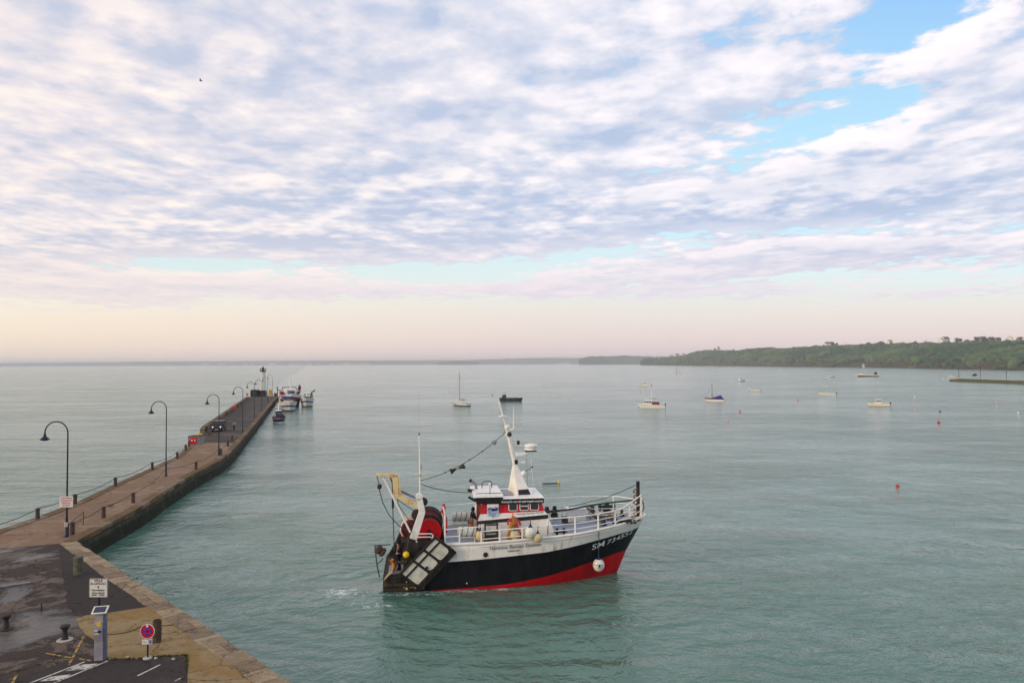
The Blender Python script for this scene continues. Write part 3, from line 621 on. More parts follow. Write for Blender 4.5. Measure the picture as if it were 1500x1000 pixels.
# town sign
s0 = at(144.5, 936, ZQ); k = s0.y/1100
vs_ = thing('town_sign', s0, 'white town notice on a black post behind the parking meter', 'sign')
H1 = (936-875)*k; H2 = (936-848)*k; W_ = 27*k; zc = (H1+H2)/2
MB().tube([(0, 0, 0), (0, 0, H2-.05)], .045, 10).build('post', 'lamp_paint', vs_)
def rrect(w_, h_, r, n=4):
    P = []
    for cx, cy, a0 in ((w_/2-r, h_/2-r, 0), (-w_/2+r, h_/2-r, 90), (-w_/2+r, -h_/2+r, 180), (w_/2-r, -h_/2+r, 270)):
        for i in range(n+1): a = R(a0+90*i/n); P.append((cx+r*math.cos(a), cy+r*math.sin(a)))
    return P
MB().poly([(x_, -.06, zc+z_) for x_, z_ in rrect(W_, H2-H1, .05)], (0, -.02, 0)).build('board', 'sign_white', vs_)
mb = MB(); fr = rrect(W_-.03, H2-H1-.03, .04); mb.tube([(x_, -.084, zc+z_) for x_, z_ in fr], .008, 5, closed=True)
for tx, w_, z_, h_ in (('VILLE', .38, .29, .11), ('de CANCALE', .68, .15, .13), ('Horodateur', .58, -.13, .10), ('Zone payante', .58, -.24, .085), ('9h00 - 19h00', .58, -.34, .085)):
    text_on(mb, tx, h_*1.25, lambda a, b, w_=w_, z_=z_: (a-w_/2, -.083, zc+z_+b*.95), w_, bold=.004)
mb.add([(-.05, -.083, zc+.09), (.05, -.083, zc+.09), (0, -.083, zc-.03)], [(0, 1, 2)])
mb.build('lettering', 'text_black', vs_)
# parking meter
pm = thing('parking_meter', at(146.5, 965, ZQ), 'grey pay and display parking meter with a solar panel on top', 'parking meter', rz=R(14))
ht = 1.92
mb = MB()
prof = [(0, .0, .15), (.75, .0, .15), (1.0, -.05, .16), (1.35, -.08, .17), (1.65, -.04, .14), (ht, -.02, .13)]
for (z0, y0, d0_), (z1, y1, d1_) in zip(prof, prof[1:]):
    wd0 = .19
    mb.hexa([(-wd0, y0-d0_, z0), (wd0*.75, y0-d0_, z0), (wd0*.75, y0+d0_, z0), (-wd0, y0+d0_, z0)], [(-wd0, y1-d1_, z1), (wd0*.75, y1-d1_, z1), (wd0*.75, y1+d1_, z1), (-wd0, y1+d1_, z1)])
mb.build('body', 'machine_grey', pm)
mb = MB()
for (z0, y0, d0_), (z1, y1, d1_) in zip(prof, prof[1:]):
    mb.hexa([(.143, y0-d0_-.01, z0), (.24, y0-d0_+.04, z0), (.24, y0+d0_, z0), (.143, y0+d0_+.01, z0)], [(.143, y1-d1_-.01, z1), (.24, y1-d1_+.04, z1), (.24, y1+d1_, z1), (.143, y1+d1_+.01, z1)])
mb.build('side_panel', 'machine_blue', pm)
pn = MB().box((-.01, -.02, ht+.13), (.58, .50, .035), rx=R(20)).build('solar_frame', 'sign_white', pm); MB().box((-.01, -.0265, ht+.1515), (.45, .37, .01), rx=R(20)).build('solar_cell', 'solar', pn)
MB().tube([(0, 0, ht-.02), (0, 0, ht+.13)], .05, 8).build('neck', 'machine_grey', pm)
MB().box((-.0, -.215, 1.52), (.15, .03, .17)).build('notice', 'yellow', pm); MB().box((-.08, -.258, 1.14), (.18, .02, .04)).build('ticket_slot', 'sign_white', pm); MB().box((-.1, -.262, 1.28), (.13, .03, .05)).build('coin_slot', 'sign_white', pm)
MB().box((.03, -.2575, 1.22), (.1, .012, .08)).build('screen', 'glass_dark', pm)
mb = MB(); text_on(mb, 'P', .16, lambda a, b: (.2415, -.06+a, 1.66+b), mt='sign_white'); mb.build('parking_mark', parent=pm)
# no stopping sign
ns = thing('no_stopping_sign', at(216.3, 963.6, ZQ+.008), 'round red and blue no stopping sign on a short black post', 'road sign')
MB().tube([(0, 0, 0), (0, 0, 1.35)], .035, 10).build('post', 'lamp_paint', ns); MB().lathe([(.19, 0), (.18, .05), (.05, .06)], n=16).build('footing', 'stone_pale', ns)
zc = 1.14; rd = .285
def disc(r0, r1, y, n=40, sq=1):
    vs = []; 
    for i in range(n):
        a = 2*math.pi*i/n; vs += [(r0*math.cos(a), y, zc+r0*math.sin(a)), (r1*math.cos(a), y, zc+r1*math.sin(a))]
    return vs, [(2*i, 2*i+1, (2*i+3) % (2*n), (2*i+2) % (2*n)) for i in range(n)]
pl_ = MB(); pl_.lathe([(rd+.022, 0), (rd+.022, .02)], (0, -.04, zc), (0, -1, 0), 40); fc = pl_.build('disc_plate', 'sign_white', ns)
mb = MB(); v_, f_ = disc(.205, rd, -.0625); mb.add(v_, f_, 'sign_red'); v_, f_ = disc(.0005, .205, -.0622); mb.add(v_, f_, 'sign_blue')
for a in (45, -45):
    c_, s_2 = math.cos(R(a)), math.sin(R(a)); mb.add([(c_*x_-s_2*z_, -.0635, zc+s_2*x_+c_*z_) for x_, z_ in ((-.21, -.035), (.21, -.035), (.21, .035), (-.21, .035))], [(0, 1, 2, 3)], 'sign_red')
mb.add([(-.05, -.0642, zc+.17), (.04, -.0642, zc+.17), (.04, -.0642, zc+.27), (-.05, -.0642, zc+.27)], [(0, 1, 2, 3)], 'sign_white'); mb.build('symbol', parent=fc)
sp = MB().box((-.01, -.05, .70), (.42, .02, .2)).build('sub_plate', 'sign_white', ns, bevel=.006)
mb = MB(); mb.add([(.06, -.0615, .625), (.185, -.0615, .625), (.185, -.0615, .775), (.06, -.0615, .775)], [(0, 1, 2, 3)], 'sign_blue'); text_on(mb, 'SAUF', .07, lambda a, b: (-.19+a, -.0615, .675+b), .2, 'text_black')
mb.tube([(.11, -.063, .745), (.11, -.063, .69), (.15, -.063, .69), (.165, -.063, .65)], .007, 5, 'sign_white').tube([(.12+.03*math.cos(a/6*5), -.063, .672+.03*math.sin(a/6*5)-.005) for a in range(1, 7)], .005, 4, 'sign_white'); mb.build('symbol', parent=sp)
# ------------------------------------------------------------------ things on the jetty
pw = thing('parapet_wall', at(298, 629, ZQ), 'low stone parapet along the seaward side of the far half of the jetty', 'parapet'); o0 = pw.location.copy()
P = resample([at(*p, ZQ) for p in ((293, 633.5), (298, 629), (330, 606), (361, 584))], 2.)
mb = MB(); blocks(P, .0, .75, .8, mb, 2.4, mats=('jetty_edge', 'weedy_stone', 'granite_b'), org=o0); mb.build('stonework', parent=pw)
def proj_scale(px, py): q = at(px, py, ZQ); return q, q.y/1100
q, k = proj_scale(284.5, 651)
bx = thing('storage_bin', q, 'low grey storage bin on the jetty with a red panel on its end', 'storage bin', rz=R(8)); s_ = k
MB().hexa([(-.95, 0, 0), (.75, 0, 0), (.75, 3.2, 0), (-.95, 3.2, 0)], [(-.95, 0, 1.25), (.75, 0, 1.2), (.7, 3.2, 1.1), (-.9, 3.2, 1.1)]).build('box', 'grey_metal', bx, bevel=.03)
MB().box((-.1, 1.6, 1.23), (1.85, 3.35, .07), rx=R(-1.5)).build('lid', 'barge_grey', bx)
rp = MB().box((-.1, -.06, .62), (.92, .05, .95)).build('red_panel', 'red_disc', bx); MB().ball((-.3, -.1, .66), .1, 8, sz=1.6).build('white_mark', 'text_white', rp); MB().ball((.12, -.1, .66), .1, 8, sz=1.6).build('white_mark', 'text_white', rp)
cl_ = thing('rope_coil', q+Vector((-.3, 2.6, 1.28)), 'yellow coil of rope lying on top of the grey storage bin', 'rope coil')
for z_ in (0.04, .12): MB().tube([(.38*math.cos(a*.5), .38*math.sin(a*.5), z_) for a in range(13)], .055, 6, closed=False).build('rope', 'yellow', cl_)
q = at(307, 637, ZQ); fb = thing('fish_crate', q, 'small brown crate standing in front of the van', 'crate', rz=.3)
MB().box((0, 0, .25), (.62, .4, .5), taper=1.08).build('body', 'rope_brown', fb); MB().box((0, 0, .53), (.7, .48, .05)).build('rim', 'iron_rust', fb)
for p, lb in (((346, 604), 'small red lifebuoy cabinet on the seaward parapet, half way along'), ((363.6, 582.5), 'red lifebuoy cabinet beside the left hand hut at the jetty end')):
    q = at(*p, ZQ); cb = thing('lifebuoy_cabinet', q+Vector((-.4, 0, .8)), lb, 'cabinet')
    MB().box((0, 0, .45), (.75, .3, .8)).build('box', 'cabin_red', cb, bevel=.05); MB().lathe([(.2, 0), (.27, .04), (.2, .08)], (0, -.16, .45), (0, -1, 0), 16).build('ring', 'hull_red', cb)
# van
def van():
    r = thing('parked_van', (0, 0, 0), 'dark van with its headlights on, facing this way on the jetty', 'van')
    W2 = .92
    prof = [(-2.35, .45), (-2.4, .95), (-1.75, 1.2), (-1.0, 1.88), (1.9, 1.9), (2.4, 1.75), (2.5, .5), (2.3, .32), (-2.2, .32)]   # side outline, front at -y
    mb = MB(); lo = [(-W2, y, z) for y, z in prof]; hi = [(W2, y, z) for y, z in prof]; mb.hexa(lo, hi); bd = mb.build('body', 'van_paint', r, bevel=.09)
    MB().hexa([(-.80, -1.72, 1.235), (.80, -1.72, 1.235), (.72, -1.07, 1.84), (-.72, -1.07, 1.84)], [(-.80, -1.76, 1.27), (.80, -1.76, 1.27), (.72, -1.11, 1.88), (-.72, -1.11, 1.88)]).build('windscreen', 'glass_dark', r)
    for s in (-1, 1):
        for y0, y1 in ((-1.05, -.1), (0, 1.0), (1.1, 2.1)): MB().box((s*.93, (y0+y1)/2, 1.5), (.03, y1-y0, .5)).build('side_window', 'glass_dark', r)
        hl = MB().ball((s*.68, -2.33, .88), .15, 10, sz=.7).build('headlight', 'headlamp_lit', r)
        MB().box((s*1.03, -1.35, 1.25), (.2, .1, .2)).build('wing_mirror', 'van_paint', r)
        for y_ in (-1.55, 1.6):
            wh = MB().lathe([(.2, -.11), (.34, -.1), (.34, .1), (.2, .11)], (s*.85, y_, .34), (1, 0, 0), 18).build('wheel', 'tyre', r); MB().lathe([(.2, -.02), (.18, .02)], (s*.96, y_, .34), (1, 0, 0), 14).build('rim', 'grey_metal', wh)
    MB().box((0, -2.44, .62), (1.5, .06, .25)).build('grille', 'dark_metal', r); MB().box((0, -2.46, .43), (1.7, .1, .14)).build('bumper', 'dark_metal', r); MB().box((0, -2.52, .44), (.5, .02, .11)).build('number_plate', 'sign_white', r)
    MB().tube([(-.7, -.7, 1.93), (-.7, 1.6, 1.95)], .03).tube([(.7, -.7, 1.93), (.7, 1.6, 1.95)], .03).build('roof_rail', 'dark_metal', r)
    return r
v_ = van(); q = at(311, 632.5, ZQ); v_.location = q+Vector((.25, 2.4, 0)); v_.rotation_euler = (0, 0, R(12))
# huts, yellow box, lighthouse and railing at the end
def hut(px0, px1, py, h, lb, rz):
    a, b = at(px0, py, ZQ), at(px1, py, ZQ); W_ = (b-a).length; r = thing('equipment_hut', (a+b)/2, lb, 'hut', rz=rz)
    MB().box((0, W_*.4, h/2), (W_, W_*.8, h)).build('wall', 'black_paint', r)
    n = 10; mb = MB(); P = [(W_*.53*math.cos(math.pi*i/n), .3*math.sin(math.pi*i/n)+h) for i in range(n+1)]
    mb.hexa([(x_, -.1, z_) for x_, z_ in P], [(x_, W_*.8+.1, z_) for x_, z_ in P]); mb.build('roof', 'dark_metal', r)
    MB().box((0, -.03, h*.45), (W_*.4, .05, h*.86)).build('door', 'dark_metal', r)
hut(367, 377.6, 580.6, 2.35, 'left dark hut with a rounded roof below the lighthouse', 0); hut(379.4, 388.4, 580.4, 2.0, 'right dark hut with a rounded roof below the lighthouse', 0)
a = at(396, 579.3, ZQ); yb = thing('ticket_box', a, 'yellow upright box standing right of the dark huts at the jetty end', 'kiosk')
MB().box((0, .4, 1.2), (1.1, .8, 2.3)).build('body', 'yellow', yb, bevel=.05); MB().box((0, -.01, 1.6), (.8, .04, .7)).build('panel', 'oil_yellow', yb); MB().box((0, .4, 2.38), (1.2, .9, .08)).build('roof', 'yellow_steel', yb)
a = at(403, 581, ZQ); kb = thing('winch_box', a, 'rusty red winch box beside the yellow box', 'winch'); MB().box((0, .4, .5), (1.0, .8, 1.0), taper=.85).build('body', 'iron_rust', kb); MB().lathe([(.25, -.5), (.25, .5)], (0, .4, 1.1), (1, 0, 0), 12).build('drum', 'dark_metal', kb)
lh = thing('lighthouse', at(383.2, 579.6, ZQ)+Vector((0, 1.5, 0)), 'slim white lighthouse tower with a dark lantern gallery at the jetty end', 'lighthouse')
kk = lh.location.y/1100; Hh = 43.5*kk
tw = MB().lathe([(1.4, 0), (1.35, .5), (1.25, .55), (.8, Hh*.78), (.95, Hh*.80)], n=12).build('tower', 'white_clean', lh, smooth=False)
mb = MB()
for i in range(12):
    a_ = 2*math.pi*i/12; mb.tube([(1.27*math.cos(a_), 1.27*math.sin(a_), .6), (.82*math.cos(a_), .82*math.sin(a_), Hh*.77)], .06, 5)
mb.build('rib', 'sign_white', tw)
gl = MB().lathe([(.8, Hh*.80), (1.12, Hh*.815), (1.12, Hh*.835), (.5, Hh*.84)], n=16).build('gallery', 'dark_metal', lh)
mb = MB()
for i in range(14):
    a_ = 2*math.pi*i/14; mb.tube([(1.08*math.cos(a_), 1.08*math.sin(a_), Hh*.83), (1.12*math.cos(a_), 1.12*math.sin(a_), Hh*.915)], .045, 5)
for z_ in (.87, .915): mb.tube([(1.12*math.cos(i*math.pi/8), 1.12*math.sin(i*math.pi/8), Hh*z_) for i in range(16)], .04, 5, closed=True)
mb.build('guard_rail', 'dark_metal', gl)
ln = MB().lathe([(.42, Hh*.84), (.42, Hh*.92), (.5, Hh*.925), (.3, Hh*.955), (.08, Hh*.975), (.1, Hh*.985), (.12, Hh*.99), (.02, Hh)], n=12).build('lantern', 'dark_metal', lh); MB().lathe([(.435, Hh*.86), (.435, Hh*.905)], n=12).build('glass', 'glass_dark', ln)
mb = MB(); er = thing('end_railing', at(404, 579.8, ZQ), 'thin pipe railing across the far end of the jetty', 'railing'); o0 = er.location.copy()
P = [at(x_, 579.7, ZQ)-o0 for x_ in np.linspace(388.5, 406.8, 9)]
for p in P: mb.tube([p, p+Vector((0, 0, 1.1))], .045, 5)
mb.build('stanchion', 'grey_metal', er); mb = MB()
for z_ in (.55, 1.1): mb.tube([P[0]+Vector((0, 0, z_)), P[-1]+Vector((0, 0, z_))], .04, 5)
mb.build('rail', 'grey_metal', er)
# ------------------------------------------------------------------ the big trawler
TH = R(7); _nc = at(562, 868); BO = Vector((_nc.x-2.5*math.sin(TH), _nc.y+2.5*math.cos(TH), 0))
EX = Vector((math.cos(TH), math.sin(TH), 0)); EY = Vector((-math.sin(TH), math.cos(TH), 0))
def W(x, y, z): return BO+EX*x+EY*y+Vector((0, 0, z))
def toloc(P): d = P-BO; return Vector((d.dot(EX), d.dot(EY), P.z))
def Dz(px, py, z): return toloc(at(px, py, z))
def Dy(px, py, y):
    d = ray(px, py); t = (y+BO.dot(EY))/d.dot(EY); return toloc(Vector((d.x*t, d.y*t, HC+d.z*t)))
tr = thing('fishing_trawler', BO, 'black, white and red trawler with a red banded wheelhouse, the largest boat in the harbour', 'fishing boat', rz=TH)
STEM = [(-1.0, 14.9), (0, 15.2), (1.46, 15.85), (2.95, 16.75), (3.8, 17.2)]
def xstem(z): return tab(z, STEM)
def ztop(x, side=-1):
    T = [(3.7, 2.80), (6, 2.83), (8, 2.93), (10, 3.05), (12, 3.2), (14, 3.42), (16, 3.62), (17.2, 3.74)]
    if x >= 3.7: return tab(x, T)
    if side < 0: return tab(x, [(0, 1.0), (1.15, 1.12), (1.3, 3.0), (3.2, 3.02), (3.7, 2.80)])
    return tab(x, [(0, 1.05), (.4, 1.6), (.8, 2.5), (1.9, 3.05), (3.7, 2.95)])
def zbord(x): return tab(x, [(3.6, 1.74), (5.7, 1.85), (7.9, 2.0), (10, 2.15), (11.7, 2.38), (13.5, 2.66), (15.3, 2.90), (16.8, 3.0)])
def zred(x): return tab(x, [(2.2, .02), (4, .09), (5.7, .15), (7.8, .29), (10, .55), (12.6, 1.02), (14.5, 1.3), (15.9, 1.47)])
def half(x, z):
    s = max(0., min(1., x/xstem(z)))
    dk = tab(s, [(0, 2.5), (.15, 2.68), (.35, 2.8), (.6, 2.8)]) if s < .6 else 2.8*max(0, 1-((s-.6)/.4)**2.3)**.72
    wl = tab(s, [(0, 2.3), (.2, 2.55), (.45, 2.6)]) if s < .45 else 2.6*max(0, 1-((s-.45)/.55)**1.9)
    h = max(0, min(1, z/3.3))**.9
    b = lerp(wl, dk, h)
    if z < 0: b *= 1+z*.35
    return b
def hull_mesh():
    mb = MB(); NS = 60; rows = []
    xs = [3.7*i/14 for i in range(14)]+[1.14, 1.31]+[3.7+13.5*(i/NS)**.85 for i in range(NS+1)]
    xs = sorted(xs)
    for side in (-1, 1):
        rows = []
        for x0 in xs:
            s = x0/17.2; col_ = []
            zt = ztop(x0, side); zb = min(zbord(x0), zt-.3) if x0 >= 3.6 else None
            zr = zred(x0)
            if x0 >= 3.69: zl = [-.9, -.45, min(zr-.02, -.05)+0, zr, lerp(zr, zb, .25), lerp(zr, zb, .5), lerp(zr, zb, .75), zb, lerp(zb, zt, .33), lerp(zb, zt, .66), zt]
            else: zl = [-.9, -.45, -.07, zr] + [lerp(zr, zt, k) for k in (.14, .28, .42, .56, .7, .85, 1.)]
            for z in zl:
                x = x0 if x0 < 11 else lerp(x0, x0*xstem(z)/17.2, (x0-11)/6.2)
                col_.append((x, side*half(x, z), z))
            rows.append(col_)
        n = len(rows[0]); k0 = len(rows); vs = [p for c in rows for p in c]
        for i in range(k0-1):
            for j in range(n-1):
                xm = rows[i][j][0]
                mt = 'hull_red' if j < 3 else ('rusty_black' if xs[i+1] <= 2.2 else ('hull_black' if xs[i] < 3.69 or j < 7 else 'hull_white'))
                if xs[i+1] <= 3.0 and j < 3: mt = 'stern_brown'
                q = [vs[i*n+j], vs[(i+1)*n+j], vs[(i+1)*n+j+1], vs[i*n+j+1]]
                mb.add(q, [(0, 1, 2, 3) if side < 0 else (3, 2, 1, 0)], mt)
    # transom
    zs = [-.9, -.4, 0, .5, 1.0]
    for a, b in zip(zs, zs[1:]): mb.add([(0, -half(0, a), a), (0, half(0, a), a), (0, half(0, b), b), (0, -half(0, b), b)], [(0, 1, 2, 3)], 'stern_brown')
    return mb
def weld(o):
    bm = bmesh.new(); bm.from_mesh(o.data); bmesh.ops.remove_doubles(bm, verts=bm.verts, dist=.002); bmesh.ops.recalc_face_normals(bm, faces=bm.faces); bm.to_mesh(o.data); bm.free()
    o.data.polygons.foreach_set('use_smooth', [True]*len(o.data.polygons))
    try: o.data.set_sharp_from_angle(angle=R(40))
    except Exception: pass
hu = hull_mesh().build('hull', parent=tr, recalc=False); weld(hu)
sd_ = hu.modifiers.new('plate', 'SOLIDIFY'); sd_.thickness = .05; sd_.offset = -1
def edge(x, side, dz=0, inn=0): z = ztop(x, side); return Vector((x, side*(max(half(x, z)-inn, 0)), z+dz))
# white cap rail round the bulwark
xs = [3.75+i*(17.18-3.75)/50 for i in range(51)]
pts = [edge(x, -1, .02) for x in xs]+[edge(x, 1, .02) for x in xs[::-1]]
mb = MB(); mb.tube(pts, .085, 8); mb.build('gunwale', 'white_paint', hu, smooth=True)
mb = MB(); mb.tube([Vector((x, -half(x, ztop(x)-.17)-.03, ztop(x)-.17)) for x in xs[8:-2]], .03, 6); mb.build('rubbing_strake', 'hull_white', hu, smooth=True)
mb = MB(); mb.tube([Vector((x, -half(x, .42)-.05, .42)) for x in [0, .5, 1, 1.5, 2.1]], .13, 6).tube([Vector((x, -half(x, .12)-.03, .12)) for x in [0, .5, 1, 1.5, 2.1]], .12, 6); mb.build('stern_fender', 'stern_brown', hu)
# decks
zdk = lambda x: tab(x, [(3.7, 2.66), (6, 2.72), (8, 2.82), (10, 2.95), (12, 3.1), (14, 3.3), (16, 3.5), (17.2, 3.6)])
mb = MB(); A = [Vector((x, -max(half(x, zdk(x))-.05, .01), zdk(x))) for x in xs]; B = [Vector((x, max(half(x, zdk(x))-.05, .01), zdk(x))) for x in xs]; C_ = [Vector((x, 0, zdk(x)+.04)) for x in xs]
strip(A, C_, mb); strip(C_, B, mb); mb.build('foredeck', 'deck_blue', tr)
mb = MB(); xw = [0.0, 1, 2, 3, 3.72]; strip([Vector((x, -half(x, 1.0)+.06, .98)) for x in xw], [Vector((x, half(x, 1.0)-.06, .98)) for x in xw], mb); mb.build('working_deck', 'stern_brown', tr)
mb = MB(); mb.box((3.72, 0, 1.8), (.06, 5.3, 1.7)); mb.build('bulkhead', 'rusty_black', tr)
MB().box((1.9, -1.75, 2.98), (1.7, 1.45, .1)).build('gallows_deck', 'rusty_black', tr)
MB().box((1.32, -1.75, 2.0), (.08, 1.4, 1.95)).build('gallows_bulkhead', 'rusty_black', tr)
MB().box((.72, -1.35, 1.05), (.9, 1.9, .14)).build('step', 'grey_metal', tr)
MB().poly([(.0, -2.50, .75), (.12, -2.50, 1.0), (.55, -2.50, 1.42), (.5, -2.50, 1.2)], (0, .06, .0)).build('stern_roller_plate', 'fender_cream', tr)
MB().box((.72, -2.46, .72), (.62, .06, .42)).build('scupper_plate', 'stern_brown', tr)
mb = MB(); rr = random.Random(5)
for i in range(26): mb.ball((1.75+rr.gauss(.0, .3), -2.5-rr.random()*.06, .36+rr.gauss(0, .13)), rr.uniform(.03, .09), 6)
mb.build('net_clump', 'fender_cream', tr)
# orange guard boards on the port quarter, brown gear behind
MB().poly([(.95, 2.25, 2.0), (2.0, 2.25, 2.75), (2.0, 2.25, 3.1), (.95, 2.25, 2.35)], (0, .05, 0)).build('guard_board', 'orange', tr); MB().poly([(1.3, 2.15, 1.75), (2.2, 2.15, 2.4), (2.2, 2.15, 2.72), (1.3, 2.15, 2.05)], (0, .05, 0)).build('guard_board', 'orange', tr)
mb = MB(); P0 = Dy(551, 800, -1.6); mb.tube([Dy(549, 798, -1.6), Dy(552, 826, -1.7), Dy(556, 845, -1.8)], .035).tube([Dy(549, 799, -1.6), Dy(572, 797, -1.6)], .03).tube([Dy(553, 826, -1.7), Dy(561, 818, -1.6)], .03); mb.build('stern_davit', 'dark_metal', tr, smooth=True)
mb = MB(); c = Dy(557, 806, -1.6); mb.lathe([(.05, -.3), (.26, -.28), (.3, -.1), (.22, .05), (.3, .15), (.24, .3), (.04, .32)], c, (.8, .1, -.6), 12); mb.build('trawl_block', 'iron_rust', tr, smooth=True)
# ---- net drums
def drum(cx, cz, rad, y0, y1, nets, parent):
    d = MB().lathe([(.22, 0), (.22, y1-y0)], (cx, y0, cz), (0, 1, 0), 20).build('net_drum', 'dark_metal', parent)
    MB().lathe([(rad, -.03), (rad, .04)], (cx, y0, cz), (0, 1, 0), 36).build('end_disc', 'red_disc', d)
    MB().lathe([(rad*1.04, 0), (rad*1.04, .05)], (cx, y1, cz), (0, 1, 0), 36).build('end_disc', 'rusty_black', d)
    for (a, b, r_, mt) in nets:
        prof = [(.2, a)]; n = max(4, int((b-a)/.09))
        for i in range(n+1): prof.append((r_+.03*math.sin(i*2.1)+random.uniform(-.02, .02), a+(b-a)*i/n))
        prof.append((.2, b)); MB().lathe(prof, (cx, 0, cz), (0, 1, 0), 26).build('net_roll', mt, d, smooth=True)
    return d
dr = drum(2.75, 3.42, .78, -1.65, 1.85, [(-1.55, -.75, .70, 'maroon_net'), (-.55, .6, .84, 'maroon_net'), (.75, 1.8, .93, 'dark_net')], tr)
MB().lathe([(.86, 0), (.86, .08)], (2.75, -.68, 3.42), (0, 1, 0), 32).build('flange', 'rusty_black', dr); MB().lathe([(.88, 0), (.88, .06)], (2.75, .66, 3.42), (0, 1, 0), 32).build('flange', 'maroon_net', dr)
dr2 = MB().lathe([(.2, 0), (.48, .03), (.56, .3), (.52, .8), (.60, 1.3), (.54, 1.9), (.2, 2.0)], (1.55, -1.0, 3.42), (0, 1, 0), 24).build('net_drum', 'maroon_net', tr, smooth=True)
for k in range(6):
    mb = MB(); yk = -.95+k*.32; rr_ = .62-.01*k
    mb.tube([(1.6+rr_*math.cos(a), yk+.12*math.sin(a*1.3), 3.46+rr_*math.sin(a)) for a in [R(60+i*13) for i in range(13)]], .035, 6); mb.build('rope_turn', ('white_paint', 'fender_cream')[k % 2], dr2, smooth=True)
for s in (-1, 1): MB().box((2.75, s*1.85, 3.1), (.22, .12, .9)).build('drum_stand', 'rusty_black', tr)
# ---- gantry: two white legs, yellow arm reaching aft
def plank(mb, a, b, w_, t_, mt=None, up=(0, 1, 0), w2=None):
    a, b = Vector(a), Vector(b); d = (b-a).normalized(); u_ = Vector(up); s = d.cross(u_).normalized()*w_/2; s2 = s*((w2 or w_)/w_); v = u_.normalized()*t_/2
    mb.hexa([a-s-v, a+s-v, a+s+v, a-s+v], [b-s2-v, b+s2-v, b+s2+v, b-s2+v], mt); return mb
ga = MB(); plank(ga, (1.78, -2.05, 3.1), (2.33, -2.05, 4.75), .46, .30, w2=.40); gl_ = ga.build('gantry_leg', 'white_clean', tr, bevel=.02)
ga = MB(); plank(ga, (2.33, -2.05, 4.7), (2.16, -2.05, 5.6), .40, .28, w2=.34); ga.lathe([(.22, -.14), (.22, .14)], (2.14, -2.05, 5.68), (0, 1, 0), 18); ga.build('gantry_head', 'white_clean', tr, bevel=.015)
ga = MB(); plank(ga, (1.78, 1.95, 2.6), (2.33, 1.95, 4.7), .42, .28); ga.build('gantry_leg', 'white_clean', tr, bevel=.02)
ga = MB(); ga.box((2.33, -.05, 4.75), (.3, 4.1, .28)); ga.build('gantry_beam', 'white_clean', tr)
ga = MB(); ga.lathe([(.28, -.16), (.34, -.1), (.2, 0), (.34, .1), (.28, .16)], (2.0, -1.7, 4.5), (0, 1, 0), 16); ga.build('power_block', 'dark_metal', tr, smooth=True)
ga = MB(); ga.lathe([(.2, -.1), (.26, -.08), (.16, 0), (.26, .08), (.2, .1)], (2.42, -1.75, 5.3), (0, 1, 0), 14); ga.build('power_block', 'dark_metal', tr, smooth=True)
am = MB(); plank(am, (2.1, -2.0, 5.05), (.72, -2.0, 5.82), .26, .24, w2=.30); plank(am, (.74, -2.0, 5.72), (.66, -2.0, 7.05), .30, .26, w2=.36); plank(am, (.95, -2.0, 6.2), (.84, -2.0, 6.9), .12, .22); plank(am, (.84, -2.0, 7.02), (-.48, -2.0, 7.08), .20, .26, w2=.13)
am.hexa([(.9, -2.1, 5.75), (1.2, -2.1, 5.62), (.86, -2.1, 6.35)], [(.9, -1.9, 5.75), (1.2, -1.9, 5.62), (.86, -1.9, 6.35)])
arm = am.build('hoisting_arm', 'yellow_steel', tr, bevel=.012)
am = MB(); plank(am, (2.05, -1.72, 5.5), (1.0, -1.72, 6.0), .14, .14); am.build('arm_ram', 'grey_metal', tr)
am = MB(); am.tube([(-.1, -1.95, 7.0), (.55, -2.12, 5.7), (1.6, -2.25, 3.55)], .06, 8); am.build('brace', 'white_clean', tr, smooth=True)
mb = MB(); mb.lathe([(.03, -.16), (.13, -.12), (.14, .1), (.03, .16)], (-.28, -2., 6.35), (.2, 0, 1), 10); mb.build('hook_block', 'iron_dark', tr)
mb = MB(); mb.tube([(-.45, -2, 7.0), (-.3, -2, 6.5)], .025).tube([(-.3, -2, 6.2), (-.1, -2.0, 5.4), (.3, -2., 4.6), (.9, -1.9, 3.9), (1.3, -1.9, 3.6)], .028).tube([(.48, -1.8, 7.0), (.52, -1.8, 5), (.62, -1.9, 2.4)], .03).tube([(.3, -1.8, 7.0), (.9, -1.7, 5.4), (2.0, -1.6, 4.6)], .022).tube([(.35, -1.8, 6.9), (.75, -1.8, 6.0), (.85, -1.8, 5.2), (1.7, -1.7, 3.9)], .022)
mb.tube([(1.55, -2.3, 3.5), (1.25, -2.4, 2.7), (1.12, -2.5, 2.1)], .022).build('hoist_wire', 'rope', tr, smooth=True)
am = MB(); am.box((.53, -1.8, 5.25), (.14, .12, .55)); am.build('hoist_block', 'iron_dark', tr)
mb = MB(); mb.tube([(2.2, 0, 4.85), (2.2, 0, 6.8), (2.15, 0, 9.1), (2.15, 0, 9.3)], [.07, .055, .035, .03], 8); ms = mb.build('aft_mast', 'white_paint', tr, smooth=True)
MB().box((2.18, 0, 6.75), (.66, .3, .05)).build('crosstree', 'fender_cream', ms); MB().lathe([(.04, 0), (.05, .1), (.02, .14)], (2.15, 0, 9.28), n=8).build('masthead_light', 'dark_metal', ms)
MB().tube([(2.25, .05, 6.8), (2.27, .05, 7.4)], .03).tube([(2.12, 0, 9.35), (2.1, 0, 12.3)], .006, 5).build('aerial', 'grey_metal', ms)
